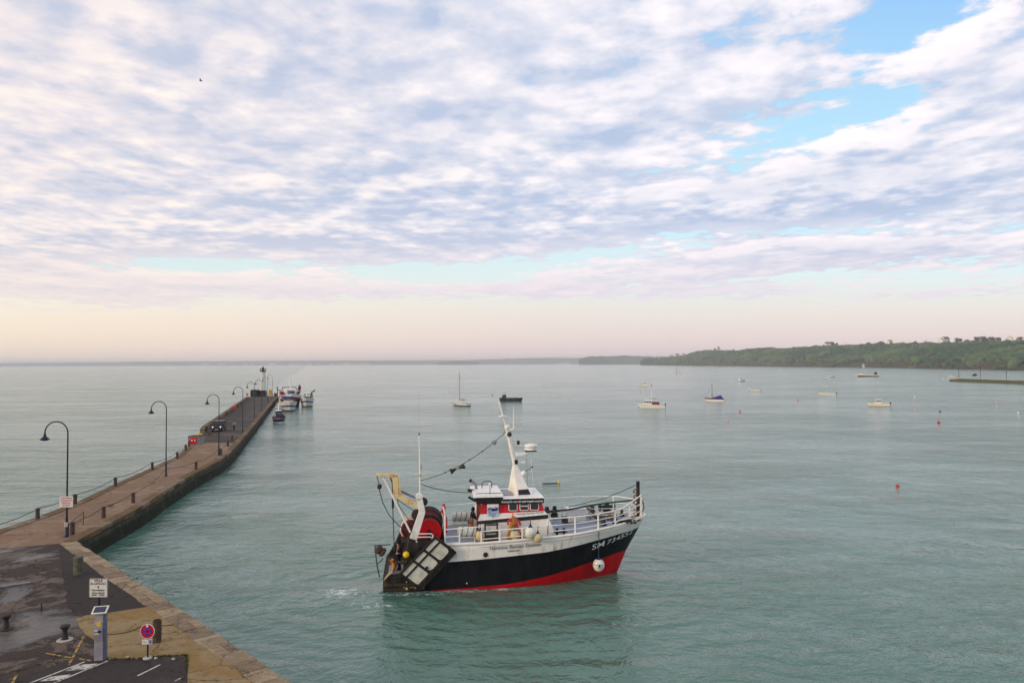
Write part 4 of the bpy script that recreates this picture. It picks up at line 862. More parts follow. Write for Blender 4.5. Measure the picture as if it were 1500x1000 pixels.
# white bent guard rails by the drum
mb = MB()
for z_, a_, b_2 in ((3.45, 2.1, 2.98), (3.25, 2.05, 2.95)): mb.tube([(a_, -2.3, z_), (b_2-.12, -2.35, z_), (b_2, -2.35, z_-.08), (b_2, -2.35, z_-.35)], .035)
mb.tube([(1.95, -2.5, 3.05), (2.15, -2.55, 2.9), (2.7, -2.55, 2.88)], .035); mb.build('drum_guard', 'white_clean', tr, smooth=True)
# ---- dredge frame leaning on the starboard quarter
dg = thing('dredge_frame', W(2.2, -2.95, 1.7), 'black steel frame with six pale panels slung on the quarter of the trawler', 'dredge', rz=TH)
ang = R(45.5)
La = Vector((math.cos(ang), 0, math.sin(ang))); Sa = Vector((math.cos(R(38)), 0, -math.sin(R(38))))
_o = Dy(585, 840, -2.9); O_ = Vector((_o.x-2.2, 0, _o.z-1.7)); LL = 3.08; SS = 1.40
def fr_(l, s, y=0): p = O_+La*l+Sa*s; return Vector((p.x, y, p.z))
mb = MB(); mb.poly([fr_(0, 0, 0), fr_(LL, 0, 0), fr_(LL, SS, 0), fr_(0, SS, 0)], (0, .22, 0)); mb.build('backing', 'rusty_black', dg)
bars = MB()
def bar(l0, s0, l1, s1, w_=.13): plank(bars, fr_(l0, s0, -.03), fr_(l1, s1, -.03), w_, .14)
bar(0, .05, LL, .05, .11); bar(0, .43, LL, .43, .10); bar(0, SS-.06, LL, SS-.06, .13); bar(.05, .0, .05, SS, .12); bar(LL-.05, 0, LL-.05, SS, .12); bar(1.14, .05, 1.14, SS-.1, .11); bar(2.02, .05, 2.02, SS-.1, .11)
bars.build('frame_bar', 'rusty_black', dg, bevel=.01)
mb = MB(); plank(mb, fr_(-.05, SS+.14, .12), fr_(LL-.02, SS+.14, .12), .26, .30); mb.build('edge_beam', 'rusty_black', dg, bevel=.02)
def panel(l0, l1, s0, s1, ch=(0, 0), y=-.055):
    P = [fr_(l0, s0, y), fr_(l1, s0, y)]; c0, c1 = ch
    P += [fr_(l1, s1-c1, y), fr_(l1-c1*.3, s1-c1*.3, y), fr_(l1-c1, s1, y)] if c1 else [fr_(l1, s1, y)]
    P += [fr_(l0+c0, s1, y), fr_(l0+c0*.3, s1-c0*.3, y), fr_(l0, s1-c0, y)] if c0 else [fr_(l0, s1, y)]
    MB().poly(P, (0, .03, 0)).build('panel', 'panel_frost', dg)
for (a, b) in ((.14, 1.06), (1.22, 1.94), (2.10, 2.95)): panel(a, b, .11, .375)
panel(.14, 1.06, .50, SS-.10, (.14, .12)); panel(1.22, 1.94, .50, SS-.14, (.2, .14)); panel(2.10, 2.93, .50, SS-.12, (.16, .22))
mb = MB(); plank(mb, fr_(1.12, .95, -.07), fr_(1.36, .95, -.07), .16, .1); mb.build('catch', 'rusty_black', dg)
# ---- wheelhouse
def ring(x0, x1, y_, z0, z1=None, ys=None):   # x0..x1 long, z0 aft end and z1 forward end
    z1 = z0 if z1 is None else z1
    return [Vector((x0, -y_, z0)), Vector((x1, -y_*(ys or 1), z1)), Vector((x1, y_*(ys or 1), z1)), Vector((x0, y_, z0))]
def band(a, b, name, mt, parent, bev=0): return MB().hexa(a, b).build(name, mt, parent, bevel=bev)
wh = band(ring(5.86, 10.78, 2.02, 2.66, 2.95), ring(5.84, 10.30, 1.86, 3.84, 4.06), 'wheelhouse', 'white_paint', tr)
band(ring(5.80, 10.31, 1.88, 3.842, 4.062), ring(5.82, 10.22, 1.845, 4.04, 4.32), 'black_band', 'black_paint', wh)
band(ring(5.80, 10.22, 1.90, 4.042, 4.322), ring(5.94, 10.06, 1.82, 4.44, 4.52), 'white_band', 'white_clean', wh)
rb = band(ring(5.98, 10.05, 1.80, 4.442, 4.522), ring(6.12, 9.80, 1.70, 5.10, 5.10), 'red_band', 'cabin_red', wh)
band(ring(7.0, 10.0, 1.86, 5.04), ring(7.0, 10.0, 1.86, 5.36), 'fascia', 'black_paint', wh)
band(ring(5.72, 7.38, 1.88, 5.10, 5.10), ring(5.66, 7.38, 1.90, 5.50), 'fascia', 'black_paint', wh)
rf = band(ring(7.2, 10.04, 1.89, 5.362), ring(7.2, 9.98, 1.84, 5.42), 'roof', 'white_clean', wh); band(ring(5.55, 7.42, 1.94, 5.502), ring(5.60, 7.40, 1.90, 5.62), 'roof', 'white_clean', wh)
def yred(z): return 1.80+(1.70-1.80)*(z-4.48)/.62
def wfn(x0, z0, w_, h_, name='window', parent=None):   # framed pane lying on the sloped starboard side
    P = rrect(w_, h_, .09, 3); f1 = [(x0+a, -yred(z0+b)-.012, z0+b) for a, b in P]
    o = MB().poly(f1, (0, -.03, 0)).build(name, 'white_clean', parent, bevel=.008)
    P2 = rrect(w_-.09, h_-.09, .06, 3); MB().poly([(x0+a, -yred(z0+b)-.044, z0+b) for a, b in P2], (0, -.006, 0)).build('pane', 'glass_dark', o)
    return o
for x0 in (8.03, 8.74, 9.40): wfn(x0, 4.84, .58, .50, parent=rb)
MB().box((8.74, -1.81, 4.88), (.46, .03, .05)).build('window_bar', 'white_clean', rb)
for y0 in (-1.1, 0, 1.1):
    o = MB().hexa([(10.02, y0-.45, 4.62), (10.02, y0+.45, 4.62), (9.86, y0+.42, 5.04), (9.86, y0-.42, 5.04)], [(10.04, y0-.45, 4.63), (10.04, y0+.45, 4.63), (9.88, y0+.42, 5.05), (9.88, y0-.42, 5.05)]).build('window', 'glass_dark', rb)
MB().box((5.93, .4, 3.75), (.05, .8, 1.9)).build('door', 'white_clean', wh); MB().box((5.88, -.9, 4.65), (.05, .5, .5)).build('window', 'glass_dark', wh)
for s in (-1,): MB().hexa([(5.72, s*1.85, 2.8), (5.95, s*1.85, 2.8), (5.95, s*1.80, 5.15), (5.72, s*1.76, 5.15)], [(5.72, s*1.80, 2.8), (5.95, s*1.80, 2.8), (5.95, s*1.75, 5.15), (5.72, s*1.71, 5.15)]).build('wing_screen', 'canvas_red', wh)
# shield shaped pennant with a small harbour scene
def shp(a, b): return (6.74+a, -1.90-(.0 if b > 4.5 else 0), b)
P = [(-.36, 5.06), (.36, 5.06), (.37, 4.55), (.30, 4.36), (.16, 4.24), (0, 4.17), (-.16, 4.24), (-.30, 4.36), (-.37, 4.55)]
sh = MB().poly([shp(a, b) for a, b in P[::-1]], (0, .02, 0)).build('pennant', 'white_clean', tr)
mat('shield_blue', (.20, .30, .50), .7, c2=(.5, .55, .65), sc_=7, lo=.42, hi=.55)
mb = MB(); Q = [(-.36, 4.84), (-.2, 4.92), (0, 4.86), (.2, 4.93), (.36, 4.84), (.35, 4.55), (.28, 4.38), (0, 4.22), (-.28, 4.38), (-.35, 4.55)]
mb.add([(6.74+a, -1.903, b) for a, b in Q], [tuple(range(10))], 'shield_blue'); mb.add([(6.74+a, -1.906, b) for a, b in ((-.05, 4.62), (.26, 4.66), (.34, 4.84), (.1, 4.78), (-.1, 4.80))], [(0, 1, 2, 3, 4)], 'fender_blue'); mb.add([(6.74+a, -1.906, b) for a, b in ((-.3, 4.72), (-.12, 4.72), (-.08, 4.84), (-.26, 4.82))], [(0, 1, 2, 3)], 'canvas_red'); mb.build('emblem', parent=sh)
mb = MB(); text_on(mb, "Kentoc'h mervel eget bezañ saotret", .19, lambda a, b: (7.30+a, -1.90 if 7.30+a > 7.42 else -1.915, 5.13+b), 2.62, bold=.004); mb.build('motto', 'text_white', wh)
mb = MB(); text_on(mb, 'Hermine Bastien Steeven', .14, lambda a, b: (8.25+a, -1.895+(b+.0)*.17-.012, 4.36+a*.045+b), 1.72, bold=.003, shear=.2); mb.build('name_lettering', 'text_grey', wh)
# roof gear
MB().box((7.75, .1, 5.44), (.85, 2.2, .06)).build('roof_grating', 'grey_metal', rf)
ex = MB().tube([(5.9, .7, 5.6), (5.85, .7, 5.95), (5.55, .7, 6.15)], .09, 10).build('exhaust_pipe', 'grey_metal', tr, smooth=True); MB().tube([(5.56, .7, 6.14), (5.45, .7, 6.22)], .11, 10).build('exhaust_cap', 'black_paint', ex)
MB().tube([(5.75, .3, 5.55), (5.3, .3, 5.62)], .10, 10).build('exhaust_pipe', 'black_paint', tr, smooth=True); MB().tube([(5.7, -1.4, 5.2), (5.25, -1.3, 5.45)], .08, 8).build('floodlight', 'black_paint', tr)
MB().tube([(6.3, 1.0, 5.6), (6.3, 1.0, 5.95), (6.45, 1.0, 6.05), (6.85, 1.0, 6.05), (6.95, 1.0, 5.95), (6.95, 1.0, 5.6)], .03).build('roof_hoop', 'dark_metal', tr, smooth=True)
MB().tube([(5.7, -1.7, 5.72), (7.3, -1.7, 5.72)], .022).tube([(6.6, -1.5, 5.6), (6.6, -1.5, 6.2)], .02).build('roof_rail', 'dark_metal', tr); MB().ball((6.6, -1.5, 6.25), .09, 8).build('searchlight', 'white_clean', tr)
MB().tube([(9.3, .6, 5.4), (9.25, .6, 8.4)], .012).build('whip_aerial', 'grey_metal', tr); MB().tube([(9.75, .9, 5.4), (9.6, .9, 7.5)], .016).build('whip_aerial', 'white_clean', tr); MB().lathe([(.14, 0), (.16, .25), (.05, .3)], (9.25, .9, 5.4), n=10).build('satellite_dome', 'white_clean', tr)
MB().tube([(9.6, -.3, 5.4), (9.6, -.3, 5.6), (9.75, -.3, 5.65)], .03).build('vent_pipe', 'white_clean', tr)
# pylon and mast
A_, B_, C2, D_ = Vector((8.45, -.95, 5.38)), Vector((9.35, -.80, 5.38)), Vector((9.3, .7, 5.38)), Vector((8.0, .75, 5.38))
a_, b_, c_, d_ = Vector((8.30, -.30, 6.80)), Vector((8.78, -.25, 6.75)), Vector((8.78, .25, 6.75)), Vector((8.18, .25, 6.85))
py = MB().hexa([A_, B_, C2, D_], [a_, b_, c_, d_]).build('pylon', 'white_paint', tr, bevel=.02)
f0 = lambda s, t: (A_.lerp(B_, s)).lerp(a_.lerp(b_, s), t)+Vector((0, -.02, 0))
MB().add([f0(.06, .0), f0(.98, .02), f0(.96, .27), f0(.1, .25)], [(0, 1, 2, 3)]).build('dark_panel', 'black_paint', py)
MB().hexa([a_, b_, c_, d_], [Vector((8.28, -.18, 7.3)), Vector((8.5, -.18, 7.3)), Vector((8.5, .18, 7.3)), Vector((8.28, .18, 7.3))]).build('mast_foot', 'white_clean', py, bevel=.02)
mp_ = MB().tube([(8.42, 0, 7.2), (7.88, 0, 9.55)], [.17, .11], 12).build('mast', 'white_clean', tr, smooth=True)
MB().tube([(7.9, 0, 9.5), (7.6, 0, 10.45), (7.36, 0, 11.4)], [.09, .05, .07], 8).build('topmast', 'white_clean', mp_, smooth=True)
MB().lathe([(.28, 0), (.28, .05)], (7.6, 0, 10.42), n=16).build('crosstree', 'white_clean', mp_); MB().tube([(7.95, 0, 9.5), (8.3, -.2, 9.6), (8.3, -.2, 11.1)], [.09, .06, .012], 8).build('aerial_arm', 'white_clean', mp_, smooth=True)
MB().lathe([(.05, 0), (.05, .3)], (8.3, -.2, 9.6), n=8).build('aerial_foot', 'dark_metal', mp_)
MB().ball((7.9, 0, 9.7), .2, 10).build('masthead_lamp', 'white_clean', mp_, smooth=True); MB().ball((8.02, -.1, 9.25), .17, 10).build('deck_lamp', 'dark_metal', mp_, smooth=True); MB().ball((7.86, .1, 9.2), .14, 10).build('deck_lamp', 'white_clean', mp_, smooth=True)
for z_, x_ in ((8.62, 8.1), ): MB().tube([(x_, 0, z_), (x_+.42, 0, z_+.04)], .03).box((x_+.55, 0, z_-.12), (.5, .06, .03)).build('lamp_bracket', 'white_clean', mp_)
MB().lathe([(.08, 0), (.10, .05), (.10, .22), (.07, .26)], (8.62, 0, 8.56), n=10).build('navigation_light', 'black_paint', mp_)
MB().hexa([(8.28, -.12, 7.78), (9.3, -.12, 7.98), (9.3, .12, 7.98), (8.28, .12, 7.78)], [(8.28, -.1, 8.05), (9.3, -.08, 8.06), (9.3, .08, 8.06), (8.28, .1, 8.05)]).build('radar_arm', 'white_clean', mp_)
rd_ = MB().lathe([(.2, 0), (.42, .04), (.42, .16), (.36, .2)], (9.45, 0, 8.16), n=22).build('radar', 'white_clean', tr, smooth=True); MB().lathe([(.40, 0), (.44, .05), (.40, .17), (.2, .22)], (9.45, 0, 8.38), n=22).build('radar_cap', 'white_clean', rd_, smooth=True); MB().lathe([(.40, 0), (.40, .04)], (9.45, 0, 8.11), n=20).build('radar_base', 'navy_cloth', rd_)
MB().lathe([(.09, 0), (.11, .04), (.11, .24), (.08, .28)], (8.45, -.22, 7.32), n=10).build('navigation_light', 'black_paint', mp_); MB().box((8.8, -.1, 7.42), (.5, .2, .1)).build('lamp_bracket', 'white_clean', mp_); MB().ball((8.92, -.28, 6.72), .17, 10).build('searchlight', 'white_clean', py, smooth=True)
MB().tube([(9.0, -.2, 6.8), (9.45, -.2, 7.05)], .018).box((9.5, -.2, 7.1), (.12, .05, .1)).build('wind_vane', 'dark_metal', py)
# rigging
rg = MB(); P1 = sag(Vector((7.85, 0, 9.45)), Vector((2.2, 0, 6.35)), .5, 14); rg.tube(P1, .024, 6); rgo = rg.build('forestay', 'rope', tr, smooth=True)
rg = MB().tube(sag(Vector((2.2, 0, 6.15)), Vector((5.7, 0, 5.5)), .18, 10), .028, 6).build('backstay', 'rope', tr, smooth=True)
MB().ball(P1[2]+Vector((0, 0, -.02)), .17, 10).build('riding_lamp', 'grey_metal', rgo)
c0 = P1[8]; MB().hexa([c0+Vector((0, 0, .02)), c0+Vector((0, .02, .02))], [c0+Vector((0, 0, 0)), c0]) 
for s, q in ((1, Vector((.02, 0, -.02))), (-1, Vector((-.02, 0, -.02)))):
    e_ = (P1[7]-P1[8]).normalized(); bse = c0+e_*s*.5; pz = Vector((-e_.z, 0, e_.x))
    MB().lathe([(.005, 0), (.22, .5)], c0-Vector((0, 0, .12)), e_*s+Vector((0, 0, -.12*s)), 6).build('day_shape', 'iron_dark', rgo)
for i in (4, 6, 10): MB().ball(P1[i], .06, 6).build('shackle', 'iron_dark', rgo)
# ---- railings
def rail(name, xs_, side, hts, inn=.12, r_=.042, curve=None):
    mb = MB(); 
    for k, f_ in enumerate(hts):
        pts = []
        for x in np.linspace(xs_[0], xs_[-1], 28):
            p = edge(float(x), side, 0, inn); h_ = f_(float(x)); pts.append(p+Vector((0, 0, h_)))
        mb.tube(pts, r_ if k == 0 else r_*.75, 6)
    for x in xs_:
        p = edge(x, side, 0, inn); mb.tube([p-Vector((0, 0, .08)), p+Vector((0, 0, hts[0](x)))], r_*1.3, 6)
    return mb.build(name, 'white_clean', tr, smooth=True)
hf = lambda x: tab(x, [(3.6, 1.0), (9.6, 1.1), (10.2, 1.15), (13, 1.0), (15, .95), (16.7, 1.45)])
rail('bow_railing', [10.1, 11.86, 13.4, 14.6, 15.75, 16.75], -1, [hf, lambda x: hf(x)*.62, lambda x: hf(x)*.3], curve=1)
rail('side_railing', [5.95, 7.1, 8.5, 10.1], -1, [lambda x: .72, lambda x: .24])
mb = MB(); mb.tube([edge(3.72, -1, .95), edge(5.4, -1, 1.02), edge(5.95, -1, 1.05), edge(5.95, -1, .6)], .035).tube([edge(3.72, -1, .5), edge(4.6, -1, .52)], .028).tube([edge(3.72, -1, .12), edge(4.6, -1, .12)], .028)
mb.tube([edge(3.72, -1, 0), edge(3.72, -1, 1.8), edge(3.62, -1, 2.3)], .05).tube([edge(4.62, -1, 0), edge(4.62, -1, 1.0)], .03); mb.build('ladder_railing', 'white_clean', tr, smooth=True)
MB().tube([edge(3.8, -1, .75)+Vector((0, .1, 0)), edge(3.8, -1, 1.6)+Vector((0, .1, 0)), edge(3.5, -1, 2.05)+Vector((0, .1, 0))], .07).build('hydraulic_ram', 'cabin_red', tr, smooth=True)
MB().tube([edge(3.35, -1, 1.75)+Vector((0, .2, 0)), edge(3.72, -1, 2.2)+Vector((0, .2, 0))], .045).build('control_lever', 'dark_metal', tr); MB().tube([edge(3.72, -1, 2.15)+Vector((0, .2, 0)), edge(3.62, -1, 2.45)+Vector((0, .2, 0))], .08).build('lever_grip', 'cabin_red', tr)
hp = lambda x: tab(x, [(3.8, 1.38), (6, 1.5), (10, 1.45), (15.7, 1.15), (16.8, .95)])
rail('port_railing', [3.9, 5.9, 8, 10, 12, 13.8, 15.4, 16.7], 1, [hp, lambda x: hp(x)*.62, lambda x: hp(x)*.3])
# ---- stem post, foredeck gear
MB().tube([(16.68, 0, 3.5), (16.70, 0, 5.0)], .11, 8).tube([(16.70, 0, 5.0), (16.69, 0, 5.98)], .12, 8).build('stem_post', 'black_paint', tr); 
bw = MB().tube([(16.5, -.05, 4.75), (14, -.1, 4.55), (11.8, 0, 4.20), (10.2, .1, 4.08)], [.05, .06, .06, .09], 8).build('boom', 'rope_green', tr, smooth=True)
MB().tube([(16.6, 0, 5.75), (15.8, .05, 5.4), (14.5, .1, 4.9), (12, .15, 4.35)], .025, 6).build('stay', 'rope_green', tr, smooth=True)
rr = random.Random(11)
mb = MB(); pts = []
for i in range(60): a = i*.55; pts.append((16.5+.16*math.cos(a)+rr.uniform(-.04, .04), -.12+.14*math.sin(a), 5.5-i*.033))
mb.tube(pts, .045, 5); mb.build('rope_hank', 'rope_brown', tr, smooth=True)
MB().tube([(16.75+.26*math.cos(a), -.25, 4.35+.42*math.sin(a)) for a in [i*math.pi/7 for i in range(14)]], .04, 6, closed=True).build('rope_loop', 'rope_brown', tr, smooth=True)
def on_deck(px, py):      # a point of the foredeck under a photo pixel
    z = 3.1
    for _ in range(4): p = Dz(px, py, z); z = zdk(p.x)+.02
    return Dz(px, py, z)
def dthing(name, p, label, cat, rz=0, group=None): return thing(name, W(p.x, p.y, p.z), label, cat, rz=TH+rz, group=group)
p = on_deck(845, 765); dbx = dthing('deck_box', p, 'white louvred box standing on the foredeck of the trawler', 'deck box')
MB().box((0, .35, .33), (1.12, .7, .62)).build('body', 'white_clean', dbx, bevel=.015); MB().box((0, .35, .68), (1.2, .8, .07)).build('lid', 'white_clean', dbx, bevel=.015)
dbx.scale = (1.12, 1.0, 1.3)
for k in range(4): MB().box((0, -.008, .14+k*.13), (1.02, .02, .015)).build('louvre', 'sign_white', dbx)
MB().box((-.7, .2, .15), (.35, .4, .3)).build('motor', 'dark_metal', dbx)
p = on_deck(889, 752); wn = dthing('anchor_windlass', p, 'black anchor windlass near the bow of the trawler', 'windlass'); MB().box((0, 0, .15), (.5, .5, .3)).build('base', 'black_paint', wn); MB().lathe([(.26, -.55), (.26, -.48), (.14, -.4), (.16, -.15), (.3, -.1), (.3, .1), (.16, .15), (.14, .4), (.26, .48), (.26, .55)], (0, 0, .45), (1, .1, 0), 16).build('drum', 'black_paint', wn); MB().ball((0, 0, .68), .14, 8).build('gear_case', 'black_paint', wn)
p = on_deck(886, 763); cr = dthing('net_pile', p, 'flat heap of brown net in a long tray on the foredeck', 'net'); mb = MB(); rr = random.Random(4)
for i in range(30): mb.ball((rr.uniform(-.6, .6), rr.uniform(.0, .5), .14+rr.random()*.14), rr.uniform(.1, .17), 6, sz=.6)
mb.build('net', 'rope_brown', cr, smooth=True); MB().tube([(-1.0, -.1, .2), (-.9, -.15, .34), (.8, -.15, .4), (.9, .1, .3), (.8, .6, .4), (-.9, .6, .34), (-1.0, .4, .2)], .035, 6, closed=True).build('tray_frame', 'rope_brown', cr)
for px_, py_, lb, s_ in ((884, 769, 'small dark ventilator cowl in front of the brown net tray', 1.), (911, 755.5, 'short black mushroom vent on the foredeck near the bow', .8), (868, 753, 'black conical vent beside the brown rope coil on the foredeck', 1.1)):
    p = on_deck(px_, py_); vt = dthing('deck_vent', p, lb, 'vent'); MB().lathe([(.26*s_, 0), (.22*s_, .06), (.12*s_, .32*s_), (.10*s_, .45*s_), (.2*s_, .46*s_), (.02, .56*s_)], n=14).build('cowl', 'black_paint', vt, smooth=True)
p = on_deck(914, 769); nh = dthing('net_pile', p, 'dark green net heap on the starboard side of the bow', 'net'); mb = MB()
for i in range(34): mb.ball((rr.gauss(0, .38), rr.gauss(.15, .16), .08+rr.random()*.22), rr.uniform(.08, .15), 6, sz=.7)
mb.build('net', 'dark_net', nh, smooth=True); MB().tube([(-.7, -.2, .1), (-.4, -.2, .35), (.2, -.2, .45), (.8, -.1, .5), (1.3, 0, .6)], .03, 6).build('hose', 'fender_white', nh, smooth=True)
def coil(p, lb, mt, r_, arch=False):
    t_ = dthing('rope_coil', p, lb, 'rope'); mb = MB()
    if arch:
        for k in range(3): mb.tube([(r_*math.cos(a), .05*k, .05+r_*.9*math.sin(a)) for a in [math.pi*i/10 for i in range(11)]], .055, 6)
    else:
        for k in range(4): mb.tube([((r_-.05*k)*math.cos(i*.6), (r_-.05*k)*math.sin(i*.6), .05+.05*k) for i in range(11)], .045, 6, closed=True)
    mb.build('coil', mt, t_, smooth=True)
coil(on_deck(858, 757), 'arched brown rope behind the white deck box', 'rope_brown', .6, True); coil(on_deck(930, 762), 'brown rope coil at the foot of the stem post', 'rope_brown', .35); 
p = on_deck(812, 759); hk = dthing('rope_heap', p, 'tall tangled heap of green rope behind the railing, forward of the wheelhouse', 'rope'); mb = MB()
pts = []; 
for i in range(70): a = i*.7; q_ = i/70; pts.append(((.28-.2*q_)*math.cos(a)+rr.uniform(-.03, .03), (.25-.18*q_)*math.sin(a), .05+q_*.85))
mb.tube(pts, .05, 5).build('tangle', 'dark_net', hk, smooth=True)
p = on_deck(801, 752); hk = dthing('rope_heap', p, 'low dark rope bundle beside the front of the wheelhouse', 'rope'); MB().tube([((.2-.1*i/40)*math.cos(i*.7), .16*math.sin(i*.7), .04+i*.012) for i in range(40)], .05, 5).build('tangle', 'dark_net', hk, smooth=True)
p = on_deck(822, 785); bt = dthing('mooring_bitts', p, 'pair of black mooring bitts at the starboard deck edge', 'bitts')
for s in (-.22, .22): MB().lathe([(.075, 0), (.075, .4), (.1, .41), (.1, .46)], (s, .2, 0), n=12).build('bollard_post', 'black_paint', bt)
MB().tube([(-.42, .2, .22), (.42, .2, .22)], .05, 8).build('cross_bar', 'black_paint', bt)
# racks and canisters aft of the wheelhouse
def canister(px_, py_, lb, yy=0):
    p = on_deck(px_, py_); t_ = dthing('life_raft_canister', p, lb, 'life raft'); 
    MB().lathe([(.18, -.58), (.27, -.55), (.30, -.5), (.30, -.03), (.32, -.02), (.32, .02), (.30, .03), (.30, .5), (.27, .55), (.18, .58)], (0, 0, .72), (1, 0, 0), 22).build('canister', 'fender_white', t_, smooth=True)
    for s in (-.33, .0, .36): MB().tube([(s+.08*math.cos(a), .31*math.sin(a), .72+.31*math.cos(a)) for a in [i*math.pi/8 for i in range(16)]], .022, 5, closed=True).build('strap', 'rope', t_)
    mb = MB()
    for s in (-.48, .48): mb.tube([(s, -.2, 0), (s, -.2, .42), (s, .25, .42), (s, .25, 0)], .03)
    mb.tube([(-.48, -.2, .42), (.48, -.2, .42)], .03).tube([(-.48, -.2, .1), (.48, -.2, .1)], .03); mb.build('cradle', 'white_clean', t_, smooth=True)
canister(684, 795.5, 'white life raft canister on the starboard rail, nearest the viewer'); canister(674.5, 772, 'white life raft canister farther across the deck, behind the navy hooded man')
p = on_deck(667, 770); tm = dthing('net_bundle', p+Vector((1.3, 0, 0)), 'dark round bundle of net beside the man in yellow trousers', 'net'); mb = MB()
for i in range(22): mb.ball((rr.gauss(0, .22), rr.gauss(0, .2), .3+rr.gauss(0, .18)), rr.uniform(.14, .24), 6)
mb.build('net', 'dark_net', tm, smooth=True)
p = on_deck(720, 795); rk = dthing('metal_rack', p, 'black tubular rack holding crates beside the wheelhouse wall', 'rack')
mb = MB()
for sx in (-.38, .38):
    for sy in (0, .4): mb.tube([(sx, sy, 0), (sx, sy, 1.15)], .035)
for z_ in (.15, .65, 1.1):
    mb.tube([(-.38, 0, z_), (.38, 0, z_)], .035).tube([(-.38, .4, z_), (.38, .4, z_)], .035)
mb.tube([(-.38, 0, 1.15), (-.5, 0, 1.3), (-.4, .1, 1.3)], .03).tube([(.38, 0, 1.1), (.45, .0, 1.35)], .03); mb.build('frame', 'dark_metal', rk, smooth=True); MB().box((0, .2, .3), (.65, .35, .25)).build('tray', 'iron_dark', rk)
p = on_deck(728, 789); hs = dthing('net_heap', p, 'low black heap of netting below the tubular rack', 'net'); mb = MB()
for i in range(22): mb.ball((rr.uniform(-.7, .2), rr.uniform(.0, .3), .08), rr.uniform(.08, .13), 6)
mb.build('net', 'dark_net', hs, smooth=True)
# fenders
def fender(P, r_, mt, lb, cap=True, rope_to=None, marks=False, group=None):
    t_ = thing('fender_buoy', P, lb, 'fender', rz=0)
    MB().lathe([(r_*math.sin(a)*1.0, -r_*math.cos(a)*1.12) for a in [i*math.pi/12 for i in range(13)]], n=20).build('ball', mt, t_, smooth=True)
    if cap: MB().lathe([(r_*.62, r_*.86), (r_*.35, r_*1.1), (r_*.16, r_*1.3), (r_*.12, r_*1.6), (.01, r_*1.65)], n=14).build('neck', 'fender_blue', t_, smooth=True)
    e_ = (rope_to-P) if rope_to is not None else Vector((0, 0, r_*2.6))
    MB().tube([(0, 0, r_*1.5), e_], .022, 6).build('lanyard', 'rope', t_)
    if marks:
        MB().tube([(r_*.98*math.cos(a), r_*.98*math.sin(a), r_*.22+.02*math.sin(3*a)) for a in [i*math.pi/10 for i in range(20)]], .014, 5, closed=True).build('net_line', 'rope', t_); MB().poly([(-.04, -r_-.01, .1), (.05, -r_-.01, .1), (.07, -r_-.01, -.1), (0, -r_-.01, -.02), (-.07, -r_-.01, -.12)], (0, .03, 0)).build('stain', 'iron_dark', t_)
for (px_, py_, y_, r_, mt, lb) in ((777, 779.5, -2.95, .34, 'fender_white', 'large white ball fender hanging on the rail, left of the cream fender'), (788, 787, -3.0, .28, 'fender_cream', 'cream ball fender hanging on the rail, right of the large white fender'), (754, 783.5, -2.35, .32, 'fender_cream', 'ball fender with a dark blue neck below the hanging oilskins'), (703.5, 784, -2.3, .31, 'fender_cream', 'cream ball fender behind the rail, right of the near life raft canister')):
    q = Dy(px_, py_, y_); fender(W(q.x, q.y, q.z), r_, mt, lb)
q = Dy(877, 827, -half(13.3, 1.3)-.42); e_ = edge(13.4, -1, -.1); fender(W(q.x, q.y, q.z), .37, 'fender_white', 'white ball fender with dark scuffs hanging against the red and black bow', rope_to=W(e_.x, e_.y-.05, e_.z), marks=True)
q = Dy(595, 812, -2.75); yb_ = thing('yellow_float', W(q.x, q.y, q.z), 'small yellow ball float hanging by the dredge frame', 'float'); MB().ball((0, 0, 0), .2, 16).build('ball', 'yellow', yb_, smooth=True); MB().tube([(0, 0, .18), (.1, .1, .7), (.25, .2, 1.3)], .02).build('lanyard', 'rope', yb_); MB().tube([(0, 0, -.18), (-.02, 0, -.5)], .02).build('tail', 'rope', yb_)
# hull lettering
mb = MB(); fn = lambda a, b: (lambda x, z: (x, -half(x*xstem(3.)/17.2 if False else x, z)-.035, z))(13.0+a*1.0+b*.08, 2.02+a*.245+b)
def hfn(x, z):  # offset a point outwards from the hull side
    e = .02; dydx = (half(x+e, z)-half(x-e, z))/(2*e); n = Vector((-dydx, -1, -0.0)); n = Vector((dydx*-1, -1, 0)).normalized(); return Vector((x, -half(x, z), z))+Vector((n.x*.03, n.y*.03, 0))
text_on(mb, 'SM', .58, lambda a, b: hfn(13.02+a+b*.05, 2.03+a*.22+b*.93), .86, bold=.006); text_on(mb, '734552', .48, lambda a, b: hfn(14.05+a+b*.2, 2.27+a*.235+b*.95), 1.95, bold=.004)
mb.build('registration', 'text_white', hu)
mb = MB(); text_on(mb, 'Hermine Bastien Steeven', .33, lambda a, b: hfn(6.45+a+b*.06, 2.42+a*.050+b), 3.2, bold=.004); mb.build('name_lettering', 'text_grey', hu)
mb = MB(); text_on(mb, 'CANCALE', .15, lambda a, b: hfn(7.55+a, 2.27+a*.05+b), .72, bold=.006); mb.build('port_lettering', 'text_grey', hu)
hp_ = hfn(6.2, 2.15); MB().lathe([(.15, 0), (.15, .03), (.11, .035), (.10, .02)], (hp_.x, hp_.y+.02, hp_.z), (0, -1, 0), 20).build('porthole_rim', 'dark_metal', hu); MB().lathe([(.1, 0), (.1, .01)], (hp_.x, hp_.y-.0, hp_.z), (0, -1, 0), 18).build('porthole', 'glass_dark', hu)
P_ = hfn(5.05, .42); MB().ball(P_, .05, 8).build('drain', 'sign_white', hu)
# loose drape on the bulwark
mb = MB(); mb.box((6.6, -2.78, 2.86), (1.2, .12, .10)); mb.build('canvas_strip', 'white_paint', hu, bevel=.03)
